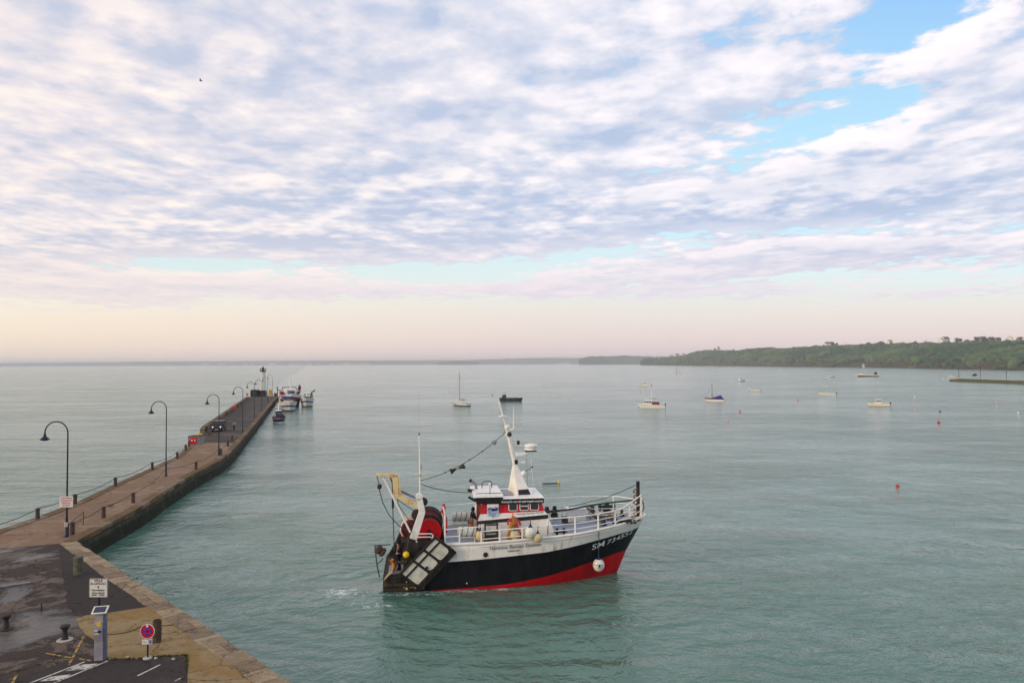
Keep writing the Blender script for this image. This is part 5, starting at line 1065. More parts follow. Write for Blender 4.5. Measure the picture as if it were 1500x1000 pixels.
# hanging oilskins
q = Dy(752, 766, -2.08); ok_ = thing('hanging_oilskins', W(q.x, q.y, q.z), 'orange and red oilskin suit hanging on the wheelhouse side', 'oilskins', rz=TH)
MB().hexa([(-.16, -.08, -.1), (.18, -.08, -.12), (.18, .08, -.12), (-.16, .08, -.1)], [(-.10, -.06, .45), (.05, -.06, .45), (.05, .06, .45), (-.10, .06, .45)]).build('bib', 'oil_yellow', ok_, bevel=.03)
MB().tube([(-.1, 0, -.05), (-.22, -.02, -.5), (-.34, -.04, -.95)], [.12, .10, .10], 8).build('trouser_leg', 'oil_yellow', ok_, smooth=True); MB().tube([(.12, 0, -.05), (.3, -.02, -.5), (.5, -.04, -.85)], [.13, .11, .09], 8).build('trouser_leg', 'oil_red', ok_, smooth=True)
MB().tube([(-.1, 0, .3), (-.32, -.05, .12), (-.36, -.05, -.08)], [.08, .07, .06], 8).build('sleeve', 'oil_red', ok_, smooth=True); MB().tube([(.1, 0, .3), (.36, -.05, .1), (.44, -.05, -.12)], [.08, .08, .07], 8).build('sleeve', 'oil_red', ok_, smooth=True)
MB().tube([(-.03, -.05, .42), (-.04, -.05, .75)], .03, 6).build('brace_strap', 'orange', ok_); MB().hexa([(.05, -.08, -.02), (.28, -.08, .0), (.28, .06, 0), (.05, .06, -.02)], [(.02, -.06, .4), (.15, -.06, .42), (.15, .06, .42), (.02, .06, .4)]).build('jacket', 'grey_cloth', ok_, bevel=.03)
MB().box((.54, -.04, -.92), (.24, .12, .14)).build('boot', 'dark_cloth', ok_, bevel=.03)
# ------------------------------------------------------------------ people
def skin_obj(name, joints, bones, mt, parent, sub=1, root=0):
    me = bpy.data.meshes.new(name); names = list(joints); me.from_pydata([joints[k][0] for k in names], [(names.index(a), names.index(b)) for a, b in bones], [])
    o = bpy.data.objects.new(name, me); col.objects.link(o); o.parent = parent
    sk = o.modifiers.new('skin', 'SKIN'); sk.use_smooth_shade = True
    for i, k in enumerate(names):
        r_ = joints[k][1]; me.skin_vertices[0].data[i].radius = (r_, r_) if not isinstance(r_, tuple) else r_; me.skin_vertices[0].data[i].use_root = (i == root)
    if sub: s = o.modifiers.new('sub', 'SUBSURF'); s.levels = sub; s.render_levels = sub
    dg = bpy.context.evaluated_depsgraph_get(); m2 = bpy.data.meshes.new_from_object(o.evaluated_get(dg)); o.modifiers.clear(); o.data = m2; m2.materials.clear(); m2.materials.append(M(mt))
    m2.polygons.foreach_set('use_smooth', [True]*len(m2.polygons)); return o
def person(loc, rz, label, top, legs_m, hd_m, lean=0., arms=((.15, .35), (.15, .35)), h=1.74, hood=False, cap=False, vest=None, knees=0.05, stride=.0, head_turn=0):
    k = h/1.74; t_ = thing('person', loc, label, 'person', rz=rz); V = lambda x, y, z: Vector((x*k, y*k, z*k))
    # facing +x; lean is the forward bend of the trunk
    hipz = .93-knees*.6; cl, sl_ = math.cos(lean), math.sin(lean)
    up = lambda d, side=0, fwd=0: V(d*sl_+fwd*cl, side, hipz+d*cl-fwd*sl_)
    J = {'pelvis': (up(.0), .135*k), 'waist': (up(.20), .125*k), 'chest': (up(.40), (.15*k, .13*k)), 'neckb': (up(.54), .075*k), 'neck': (up(.60, 0, .015), .055*k), 'head': (up(.70, 0, .03), (.085*k, .095*k)), 'crown': (up(.80, 0, .025), .062*k)}
    B = [('pelvis', 'waist'), ('waist', 'chest'), ('chest', 'neckb'), ('neckb', 'neck'), ('neck', 'head'), ('head', 'crown')]
    TJ = {n_: (J[n_][0], (J[n_][1] if not isinstance(J[n_][1], tuple) else J[n_][1][0])*1.12) for n_ in ('pelvis', 'waist', 'chest', 'neckb')}; TB = [('pelvis', 'waist'), ('waist', 'chest'), ('chest', 'neckb')]
    LJ = {'pelvis': (up(.06), .155*k)}; LBn = []
    for s, nm_ in ((-1, 'r'), (1, 'l')):
        st_f = stride*s; hip = V(0, s*.10, hipz-.05); kn = V(knees+.5*st_f, s*.11, .50-knees*.2); an = V(-.02+st_f, s*.115, .09); toe = V(.17+st_f, s*.13, .04)
        J['hip'+nm_] = (hip, .095*k); J['kn'+nm_] = (kn, .062*k); J['an'+nm_] = (an, .042*k); J['toe'+nm_] = (toe, .035*k); B += [('pelvis', 'hip'+nm_), ('hip'+nm_, 'kn'+nm_), ('kn'+nm_, 'an'+nm_), ('an'+nm_, 'toe'+nm_)]
        LJ['hip'+nm_] = (hip, .118*k); LJ['kn'+nm_] = (kn, .09*k); LJ['an'+nm_] = (an+V(0, 0, .05), .08*k); LBn += [('pelvis', 'hip'+nm_), ('hip'+nm_, 'kn'+nm_), ('kn'+nm_, 'an'+nm_)]
        MB().hexa([V(-.09+st_f, s*.12-.055, 0), V(.2+st_f, s*.13-.05, 0), V(.2+st_f, s*.13+.05, 0), V(-.09+st_f, s*.12+.055, 0)], [V(-.08+st_f, s*.12-.05, .24), V(.05+st_f, s*.12-.05, .22), V(.05+st_f, s*.12+.05, .22), V(-.08+st_f, s*.12+.05, .24)]).build('boot', 'dark_cloth', t_, bevel=.02*k)
        (a1, a2) = arms[0 if s < 0 else 1]
        sh_ = up(.49, s*.19); d1 = Vector((math.sin(a1+lean*0), s*.12, -math.cos(a1))).normalized(); el = sh_+d1*.29*k; d2 = Vector((math.sin(a2), -s*.05, -math.cos(a2))).normalized(); wr = el+d2*.25*k; pm_ = wr+d2*.07*k
        J['sh'+nm_] = (sh_, .062*k); J['el'+nm_] = (el, .045*k); J['wr'+nm_] = (wr, .030*k); J['pm'+nm_] = (pm_, (.040*k, .02*k)); B += [('chest', 'sh'+nm_), ('sh'+nm_, 'el'+nm_), ('el'+nm_, 'wr'+nm_), ('wr'+nm_, 'pm'+nm_)]
        TJ['sh'+nm_] = (sh_, .082*k); TJ['el'+nm_] = (el, .062*k); TB += [('chest', 'sh'+nm_), ('sh'+nm_, 'el'+nm_)]
        if vest is None: TJ['wr'+nm_] = (wr, .05*k); TB += [('el'+nm_, 'wr'+nm_)]
        sidev = d2.cross(Vector((0, 1, 0))).normalized(); lat = d2.cross(sidev).normalized()
        for f_i, (o_, ln_) in enumerate(((-.027, .065), (-.009, .08), (.009, .075), (.027, .058))):
            a_f = pm_+lat*o_*k+d2*.02*k; b_f = a_f+(d2+sidev*.25).normalized()*ln_*.55*k; c_f = b_f+(d2+sidev*.9).normalized()*ln_*.5*k
            J[f'f{nm_}{f_i}a'] = (a_f, .009*k); J[f'f{nm_}{f_i}b'] = (b_f, .0085*k); J[f'f{nm_}{f_i}c'] = (c_f, .008*k); B += [('pm'+nm_, f'f{nm_}{f_i}a'), (f'f{nm_}{f_i}a', f'f{nm_}{f_i}b'), (f'f{nm_}{f_i}b', f'f{nm_}{f_i}c')]
        ta = wr+d2*.03*k+lat*.035*k*(1); tb = ta+(d2+lat).normalized()*.05*k; J['th'+nm_] = (ta, .011*k); J['ti'+nm_] = (tb, .009*k); B += [('wr'+nm_, 'th'+nm_), ('th'+nm_, 'ti'+nm_)]
    hdp = J['head'][0]; fx = Vector((cl, 0, -sl_))
    J['nose'] = (hdp+fx*.095*k-Vector((0, 0, .005)), .014*k); B += [('head', 'nose')]
    body = skin_obj('body', J, B, 'skin', t_)
    for s in (-1, 1):
        MB().ball(hdp+fx*.082*k+V(0, s*.032, .03), .011*k, 6).build('eye', 'dark_cloth', t_)
    skin_obj('jacket', TJ, TB, top, t_)
    skin_obj('trousers', LJ, LBn, legs_m, t_)
    if hood:
        MB().lathe([(.03, -.14), (.11, -.12), (.128, 0), (.115, .09), (.06, .15), (.01, .165)], hdp+Vector((-.025*k, 0, .02)), (sl_*.6, 0, 1), 14).build('hood', hd_m, t_, smooth=True)
    else:
        MB().lathe([(.104, -.01), (.108, .04), (.09, .09), (.05, .12), (.01, .13)], hdp+Vector((-.015*k, 0, .03)), (sl_*.6, 0, 1), 14).build('cap' if cap else 'hair', hd_m, t_, smooth=True)
        if cap: MB().box(hdp+fx*.13*k+Vector((0, 0, .05)), (.09, .14, .015)).build('cap_peak', hd_m, t_)
    if vest:
        VJ = {n_: (TJ[n_][0], TJ[n_][1]*1.08) for n_ in ('pelvis', 'waist', 'chest')}; skin_obj('vest', VJ, [('pelvis', 'waist'), ('waist', 'chest')], vest, t_)
    return t_
p = on_deck(690.5, 782); person(W(p.x, p.y, zdk(p.x)+.0), TH+R(8), 'man in a navy hooded top and yellow oilskin trousers leaning on the wheelhouse door', 'navy_cloth', 'oil_yellow', 'navy_cloth', lean=.16, arms=((.35, .75), (.3, .7)), hood=True, h=1.78)
person(W(.92, -1.55, 1.12), TH+R(175), 'man in a dark cap and faded pink grey shirt standing at the open stern', 'grey_cloth', 'dark_cloth', 'dark_cloth', lean=.12, arms=((.1, .55), (.2, .5)), cap=True, vest='navy_cloth', h=1.76)
person(W(.52, -1.75, .99), TH+R(-30), 'crouched man in navy and yellow oilskins working at the stern roller', 'navy_cloth', 'oil_yellow', 'hair', lean=.62, arms=((.2, 1.2), (.25, 1.1)), knees=.22, h=1.66)
q = at(343, 629.2, ZQ); person(q, R(-90), 'person in a beige jacket and dark trousers walking along the jetty', 'beige_cloth', 'dark_cloth', 'hair', stride=.12, h=1.66)
# ------------------------------------------------------------------ smaller boats
def bhull(L_, B_, fa, ff, bands, rake=.12, full=.55, transom=.75, draft=.3, name='hull', parent=None, cap=None, deck='sign_white', rise=2.):
    """bow towards +x, waterline z=0, bands = [(height fraction, material)...] from the waterline up"""
    n = 22; xs = [-L_/2+L_*i/n for i in range(n+1)]
    def hb(s, h):
        w_ = transom+(1-transom)*min(1, s/.35) if s < .35 else (1. if s < full else max(0, 1-((s-full)/(1-full))**2.1)**.8)
        return B_/2*w_*(lerp(.80, 1., h) if s < full else lerp(.80-.45*((s-full)/(1-full)), 1., h))
    zt = lambda s: fa+(ff-fa)*s**rise
    fr = [-.25, 0.]+[b[0] for b in bands]; mb = MB()
    mts = [bands[0][1]]+[b[1] for b in bands]
    for side in (-1, 1):
        rows = []
        for x in xs:
            s = (x+L_/2)/L_; r_ = []
            for h in fr:
                z = zt(s)*h if h > 0 else draft*h*4*.8; k = s*s*rake*L_*(max(h, 0)-.6)
                r_.append((x+k, side*max(hb(s, max(h, 0)), .001), z))
            rows.append(r_)
        for i in range(n):
            for j in range(len(fr)-1): mb.add([rows[i][j], rows[i+1][j], rows[i+1][j+1], rows[i][j+1]], [(0, 1, 2, 3) if side < 0 else (3, 2, 1, 0)], mts[j])
    a = [(-L_/2, -hb(0, max(h, 0)), fa*h if h > 0 else draft*h*3.2) for h in fr]; b = [(p[0], -p[1], p[2]) for p in a]
    for j in range(len(fr)-1): mb.add([a[j], b[j], b[j+1], a[j+1]], [(3, 2, 1, 0)], mts[j])
    o = mb.build(name, parent=parent, recalc=False); weld(o)
    dk = MB(); A = []; Bk = []
    for x in xs: s = (x+L_/2)/L_; k = s*s*rake*L_*.35; A.append((x+k, -hb(s, .9)+.02, zt(s)*.9)); Bk.append((x+k, hb(s, .9)-.02, zt(s)*.9))
    strip([Vector(p) for p in A], [Vector(p) for p in Bk], dk); dk.build('deck', deck, parent)
    if cap:
        pts = [(x+((x+L_/2)/L_)**2*rake*L_*.4, -hb((x+L_/2)/L_, 1), zt((x+L_/2)/L_)) for x in xs]; pts += [(p[0], -p[1], p[2]) for p in pts[::-1]]
        MB().tube(pts, B_*.018, 5).build('gunwale', cap, parent, smooth=True)
    return lambda s: zt(s)*.9
def heading_for(px0, px1, py, L_, flip):   # rotate a boat of length L_ so that it spans these pixels
    q = at((px0+px1)/2, py, 0); wd = abs(px1-px0)*q.y/1100; c = min(1, wd/L_/1.04); a = math.acos(c)*.8
    return q, (a if not flip else math.pi-a)
def cabin(parent, x0, x1, w_, z0, h_, wall='white_clean', roof='white_clean', win='glass_dark', slope=.25, name='cabin', nwin=3):
    lo = [(x0, -w_/2, z0), (x1, -w_/2, z0), (x1, w_/2, z0), (x0, w_/2, z0)]; hi = [(x0+.1, -w_*.43, z0+h_), (x1-slope*h_*1.5, -w_*.43, z0+h_), (x1-slope*h_*1.5, w_*.43, z0+h_), (x0+.1, w_*.43, z0+h_)]
    c = MB().hexa(lo, hi).build(name, wall, parent, bevel=.03)
    MB().hexa([(x0-.1, -w_*.48, z0+h_), (x1-slope*h_*1.5+.15, -w_*.48, z0+h_), (x1-slope*h_*1.5+.15, w_*.48, z0+h_), (x0-.1, w_*.48, z0+h_)], [(x0-.05, -w_*.45, z0+h_+.08), (x1-slope*h_*1.5+.1, -w_*.45, z0+h_+.08), (x1-slope*h_*1.5+.1, w_*.45, z0+h_+.08), (x0-.05, w_*.45, z0+h_+.08)]).build('roof', roof, c)
    ln_ = (x1-slope*h_*1.5)-(x0+.1)
    for s in (-1, 1):
        for i in range(nwin):
            a = x0+.1+ln_*(i+.12)/nwin; b = x0+.1+ln_*(i+.88)/nwin; y0_ = s*(w_*.5-(w_*.07)*.5+.012); y1_ = s*(w_*.5-(w_*.07)*.88+.012)
            MB().hexa([(a, y0_, z0+h_*.5), (b, y0_, z0+h_*.5), (b, y1_, z0+h_*.88), (a, y1_, z0+h_*.88)], [(a, y0_+s*.02, z0+h_*.5), (b, y0_+s*.02, z0+h_*.5), (b, y1_+s*.02, z0+h_*.88), (a, y1_+s*.02, z0+h_*.88)]).build('window', win, c)
    xa, xb = x1-slope*h_*1.5*.45, x1-slope*h_*1.5*.92
    MB().hexa([(xa+.03, -w_*.4, z0+h_*.45), (xa+.03, w_*.4, z0+h_*.45), (xb+.03, w_*.38, z0+h_*.92), (xb+.03, -w_*.38, z0+h_*.92)], [(xa+.06, -w_*.4, z0+h_*.45), (xa+.06, w_*.4, z0+h_*.45), (xb+.06, w_*.38, z0+h_*.92), (xb+.06, -w_*.38, z0+h_*.92)]).build('windscreen', win, c)
    return c
def outboard(parent, x, z): o = MB().box((x-.2, 0, z+.25), (.4, .35, .5), ry=-.3).build('outboard_motor', 'dark_metal', parent, bevel=.05); MB().box((x-.25, 0, z-.3), (.14, .1, .8)).build('leg', 'dark_metal', o)
def bow_rail(parent, L_, B_, ff, rake=.12):
    mb = MB(); pts = [(L_*.12, -B_*.45, ff*.85+.45), (L_*.32, -B_*.30, ff+.5), (L_*.5, 0, ff+.55), (L_*.32, B_*.30, ff+.5), (L_*.12, B_*.45, ff*.85+.45)]; mb.tube(pts, .035, 5)
    for p in pts: mb.tube([p, (p[0], p[1], p[2]-.5)], .03, 5)
    mb.build('bow_rail', 'grey_metal', parent)
def motorboat(px0, px1, py, L_, label, bow_left, hullm='white_clean', low=None, cab=(-.05, .3), h_=1.35, cabw=.62, motor=True, roofm='white_clean', extra=None, fa=.75, ff=1.1):
    q, a = heading_for(px0, px1, py, L_, bow_left); r = thing('motorboat', q, label, 'motorboat', rz=a); B_ = L_*.34
    bands = [(.22, low or hullm), (.9, hullm), (1., hullm)]
    bhull(L_, B_, fa, ff, bands, parent=r, cap='sign_white')
    if cab: cabin(r, L_*cab[0], L_*cab[1], B_*cabw, fa*.9, h_, roof=roofm)
    if motor: outboard(r, -L_/2, fa)
    bow_rail(r, L_, B_, ff)
    if extra: extra(r, L_, B_)
    return r
def mast(r, x, z, h_, rr_=.05, mt='grey_metal', boom=None, boommt='canvas_dark', stays=None):
    m_ = MB().tube([(x, 0, z), (x, 0, z+h_)], rr_, 8, r2=rr_*.6).build('mast', mt, r, smooth=True)
    if boom: MB().tube([(x, 0, z+boom[0]), (x-boom[1]*.5, 0, z+boom[0]+.03), (x-boom[1], 0, z+boom[0]+.05)], [.09, .14, .07], 8).build('furled_sail', boommt, r, smooth=True)
    if stays:
        mb = MB(); 
        for (sx, sy, sz) in stays: mb.tube([(x, 0, z+h_*.97), (sx, sy, sz)], .015, 4)
        mb.build('rigging', 'grey_metal', r)
    return m_
# 1 moored sailing boat with dark stripe
q, a = heading_for(665, 685, 594, 8.2, True); r = thing('sailing_boat', q, 'moored sailing boat with a tall bare mast and black lower hull', 'sailing boat', rz=a)
bhull(8.2, 2.7, .95, 1.15, [(.28, 'hull_black'), (.72, 'white_clean'), (.86, 'fender_blue'), (1., 'white_clean')], parent=r, cap='sign_white'); cabin(r, -1.2, 1.8, 1.6, .9, .45, slope=.6, nwin=3); mast(r, .6, .9, 10.2, .13, boom=(1.1, 3.2), stays=((4.2, 0, 1.1), (-4.0, 0, .9), (.6, -1.3, .9), (.6, 1.3, .9)))
# 2 grey workboat
q, a = heading_for(732, 765.5, 587.3, 8.6, True); a = a+math.pi; r = thing('workboat', q, 'dull grey open workboat with a small cabin and a stub mast', 'workboat', rz=math.pi*0+R(8))
bhull(8.4, 3.0, 1.15, 1.1, [(.3, 'barge_grey'), (1., 'barge_grey')], parent=r, cap='barge_grey', deck='barge_grey', transom=.9, full=.75, rake=.06)
MB().box((-2.6, 0, 1.6), (1.5, 1.3, 1.5), taper=.9).build('cabin', 'barge_grey', r, bevel=.05); MB().box((-1.87, 0, 2.0), (.05, .9, .45)).build('window', 'glass_dark', r); MB().tube([(-2.2, 0, 2.3), (-2.2, 0, 3.6)], .06).tube([(-2.2, -.4, 3.0), (-2.2, .4, 3.0)], .05).build('mast', 'dark_metal', r); MB().lathe([(.3, 0), (.36, .2), (.3, .4)], (3.4, 0, 1.2), n=12).build('buoy_rack', 'sign_white', r)
MB().box((-4.0, 0, .9), (.4, 1.0, .9)).build('engine_cover', 'dark_metal', r)
# 3 white cabin cruiser
def ex3(r, L_, B_):
    MB().box((-1.2, 0, 1.35), (2.2, 1.9, .85)).build('cockpit_cover', 'canvas_red', r, bevel=.08); mast(r, -.1, 2.3, 3.6, .06, 'white_clean'); MB().tube([(-.1, 0, 2.75), (-1.8, 0, 2.95)], .07).build('boom', 'canvas_dark', r)
r3 = motorboat(936, 973, 597, 8.0, 'white cabin cruiser with dark red cockpit cover and an outboard', True, cab=(-.02, .34), h_=1.35, cabw=.66, extra=ex3, fa=.95, ff=1.35)
motorboat(938, 953.5, 565, 6.8, 'small white motorboat beyond the white cabin cruiser', True, cab=(-.12, .2), h_=1.4, extra=lambda r, L_, B_: mast(r, -1.5, 1., 3.5, .08))
q, a = heading_for(984.5, 1000, 547.6, 13., True); r = thing('sailing_yacht', at(992, 547.6, 0), 'distant white yacht with a tall mast, moored off the wooded headland', 'yacht', rz=a)
bhull(13., 3.8, 1.5, 1.9, [(.25, 'white_clean'), (1., 'white_clean')], parent=r, cap='sign_white'); cabin(r, -2.5, 2.5, 2.2, 1.4, .7, slope=.6); mast(r, .8, 1.4, 19., .3, boom=(1.5, 5.0), stays=((6.4, 0, 1.8), (-6.3, 0, 1.5)))
motorboat(1077, 1092, 558.7, 7.4, 'white motorboat near the shore, beyond the blue covered boat', False, cab=(-.1, .2), h_=1.4)
q, a = heading_for(1100.5, 1113, 572.7, 4.6, True); r = thing('dinghy', q, 'small pale open dinghy beside two white mooring buoys', 'dinghy', rz=a); bhull(4.6, 1.8, .55, .8, [(.3, 'cream_hull'), (1., 'white_clean')], parent=r, cap='sign_white', deck='grey_metal'); MB().box((-.4, 0, .6), (.3, 1.4, .06)).build('thwart', 'fender_cream', r); outboard(r, -2.3, .55)
q, a = heading_for(1035.5, 1058.5, 587.6, 6.3, True); r = thing('sailing_boat', q, 'traditional white sailing boat with a blue cover and red stripe', 'sailing boat', rz=a)
bhull(6.4, 2.3, .95, 1.15, [(.5, 'white_clean'), (.72, 'white_clean'), (.9, 'hull_red'), (1., 'hull_black')], parent=r, cap='hull_black'); mast(r, .9, .9, 5.6, .11, 'dark_metal', stays=((3.2, 0, 1.1),))
MB().hexa([(.7, -.8, .95), (-2.9, -.8, .95), (-2.9, .8, .95), (.7, .8, .95)], [(.7, -.05, 1.35), (-2.2, -.08, 2.25), (-2.2, .08, 2.25), (.7, .05, 1.35)]).build('boat_cover', 'canvas_blue', r, bevel=.05); MB().tube([(3.1, 0, 1.15), (4.2, 0, 1.4)], .05).build('bowsprit', 'trunk', r)
q, a = heading_for(1213, 1224, 552.5, 7.4, False); r = thing('open_boat', q, 'far off low white and red open boat', 'open boat', rz=a); bhull(7.4, 2.4, .9, 1.1, [(.45, 'buoy_pink'), (1., 'white_clean')], parent=r, cap='sign_white'); MB().box((0, 0, 1.1), (1.4, 1.2, .5)).build('console', 'white_clean', r)
q = at(1271, 551.4, 0); r = thing('workboat', q, 'large far off white workboat with a wheelhouse at the left and dark gear aft', 'workboat', rz=R(175))
bhull(20, 5.6, 1.8, 2.6, [(.4, 'dark_metal'), (.7, 'white_clean'), (1., 'white_clean')], parent=r, cap='sign_white', deck='barge_grey'); cabin(r, 3.2, 7.4, 3.6, 2., 2.6, nwin=3); mast(r, 6, 4, 3.0, .07); mast(r, -1, 1.6, 3.8, .1, 'dark_metal'); MB().box((-7.2, 0, 3.0), (2.6, 2.4, 2.6), taper=.7).build('winch_gear', 'dark_metal', r, bevel=.1); MB().box((0, 0, 2.1), (5, 3, .9)).build('cargo', 'fender_cream', r)
motorboat(1201, 1223, 578.3, 6.6, 'low white speedboat moored left of the cabin boat with dark windows', True, cab=(-.02, .28), h_=.55, cabw=.6, extra=lambda r, L_, B_: mast(r, 0, .9, 2.2, .03))
motorboat(1273.5, 1301, 594.8, 6.2, 'pale green and white cabin boat with dark windows, nearest on the right', True, low='fender_cream', cab=(-.12, .20), h_=1.25, cabw=.66, fa=.85, ff=1.05)
motorboat(1388, 1400.5, 552.6, 7.4, 'far off white motorboat left of the weedy breakwater', True, low='hull_red', cab=(-.1, .22), h_=1.5)
q = at(1428, 550.3, 0); r = thing('motorboat', q, 'far off dark motorboat behind the weedy breakwater', 'motorboat', rz=R(10)); bhull(5.6, 2.2, .9, 1.1, [(1., 'barge_grey')], parent=r, cap='barge_grey'); cabin(r, -1.2, 1., 1.4, .8, 1.3, wall='barge_grey', roof='dark_metal')
# ------------------------------------------------------------------ trawlers moored along the jetty (bows towards the viewer)
def smalltrawler(px, py, L_, B_, bands, label, rz, wall, roof, fa, ff, wx, wh_, mh, gant=True, capm='sign_white', roofm=None, tint=None, nw=3):
    q = at(px, py, 0); hd = R(-90)+math.atan2(-q.x, q.y)+rz; r = thing('fishing_boat', q-Vector((math.cos(hd), math.sin(hd), 0))*L_*.47, label, 'fishing boat', rz=hd, group='fishing boats moored beside the jetty end')
    bhull(L_, B_, fa, ff, bands, parent=r, cap=capm, full=.62, rake=.1, deck='deck_blue')
    cabin(r, L_*wx[0], L_*wx[1], B_*.5, fa*.9, wh_, wall=wall, roof=roof, slope=.12, name='wheelhouse')
    mast(r, L_*(wx[0]+wx[1])/2, fa+wh_, mh, .16, 'white_clean'); MB().tube([(L_*(wx[0]+wx[1])/2, -.7, fa+wh_+mh*.6), (L_*(wx[0]+wx[1])/2, .7, fa+wh_+mh*.6)], .06).build('crosstree', 'white_clean', r)
    if gant:
        mb = MB()
        for s in (-1, 1): mb.tube([(-L_*.42, s*B_*.4, fa*.8), (-L_*.4, s*B_*.32, fa+wh_*1.15)], .11)
        mb.tube([(-L_*.4, -B_*.34, fa+wh_*1.15), (-L_*.4, B_*.34, fa+wh_*1.15)], .11).build('gantry', 'dark_metal', r)
        MB().lathe([(.6, -.9), (.75, -.8), (.5, 0), (.75, .8), (.6, .9)], (-L_*.25, 0, fa+.7), (0, 1, 0), 14).build('net_drum', 'dark_net', r)
    bow_rail(r, L_, B_, ff)
    return r
b1 = smalltrawler(409.7, 619.5, 6.6, 3.1, [(.16, 'white_clean'), (.55, 'blue_hull'), (.75, 'orange_stripe'), (1., 'blue_hull')], 'small blue and orange fishing boat, nearest beside the jetty', R(4), 'blue_hull', 'white_clean', 1.15, 1.75, (-.22, .08), 1.7, 1.2, gant=False, capm='blue_hull')
MB().box((1.3, .9, 1.75), (.5, .4, .5)).build('fish_box', 'iron_rust', b1); MB().box((1.0, -.95, 1.75), (.4, .4, .5)).build('fish_box', 'fender_cream', b1)
b2 = smalltrawler(424.2, 602.3, 11.5, 5.3, [(.10, 'hull_black'), (.42, 'cream_hull'), (.62, 'blue_stripe'), (1., 'cream_hull')], 'white fishing boat with a blue stripe moored behind the small blue boat', R(8), 'dark_metal', 'blue_stripe', 1.9, 3.1, (-.10, .10), 1.9, 2.6, gant=True)
MB().box((-.2, 0, 4.05), (2.4, 3.4, .35)).build('canopy', 'blue_stripe', b2, bevel=.1); MB().box((-.2, .8, 4.32), (1.2, 1.2, .22)).build('raft_box', 'white_clean', b2, bevel=.05); MB().box((3.2, 0, 2.85), (1.2, 2.6, .5)).build('hatch', 'white_clean', b2, bevel=.05)
b3 = smalltrawler(427, 596.0, 16, 6.8, [(.2, 'hull_black'), (.62, 'maroon_hull'), (.8, 'maroon_hull'), (1., 'white_clean')], 'large maroon trawler with a white wheelhouse behind the blue striped boat', R(3), 'white_clean', 'white_clean', 2.6, 4.3, (-.08, .14), 3.0, 3.4)
MB().box((-2.5, 0, 3.9), (5.5, 5.8, 1.9)).build('shelter_deck', 'maroon_hull', b3, bevel=.1); MB().box((-2.5, 0, 4.95), (5.7, 6.0, .15)).build('shelter_roof', 'sign_white', b3); MB().ball((.6, -1.55, 4.6), .55, 10).build('life_raft_canister', 'white_clean', b3); MB().ball((.6, 1.55, 4.6), .55, 10).build('life_raft_canister', 'white_clean', b3)
MB().box((-.2, -3.1, 4.4), (1.2, .8, 1.2)).build('awning', 'cabin_red', b3); MB().tube([(-1, 3.0, 4), (-1.3, 3.4, 6.4)], .2).tube([(-3, 2.6, 4.4), (-3.2, 3.2, 6.8)], .3).build('net_stack', 'maroon_net', b3)
for s, hh in ((-1, 5.3), ): MB().tube([(-4.6, s*3.9, 1.0), (-4.6, s*4.0, hh+.6)], .13).tube([(-4.6, s*4.0, hh), (-4.6, s*2.4, hh-.3)], .12).ball((-4.6, s*4.0, hh+.7), .3, 8).build('gallows', 'dark_metal', b3)
MB().lathe([(.5, 0), (.5, .2)], (.4, 0, 8.3), n=12).build('radar', 'white_clean', b3); MB().ball((.4, 0, 9.1), .32, 8).build('masthead_lamp', 'white_clean', b3); MB().ball((.4, 0, 9.9), .25, 8).build('masthead_lamp', 'white_clean', b3)
b4 = smalltrawler(447.6, 595.8, 10, 4.1, [(.1, 'hull_black'), (.5, 'cream_hull'), (.68, 'blue_stripe'), (1., 'cream_hull')], 'white fishing boat with a thin blue stripe, outermost of the moored group', R(-6), 'white_clean', 'white_clean', 1.9, 3.0, (-.05, .14), 1.6, 1.6)
MB().tube([(-2.6, .9, 2.2), (-1.2, 1.4, 4.6), (-.6, 2.2, 5.0)], .22).ball((-.6, 2.2, 5.1), .3, 8).build('derrick', 'dark_metal', b4)
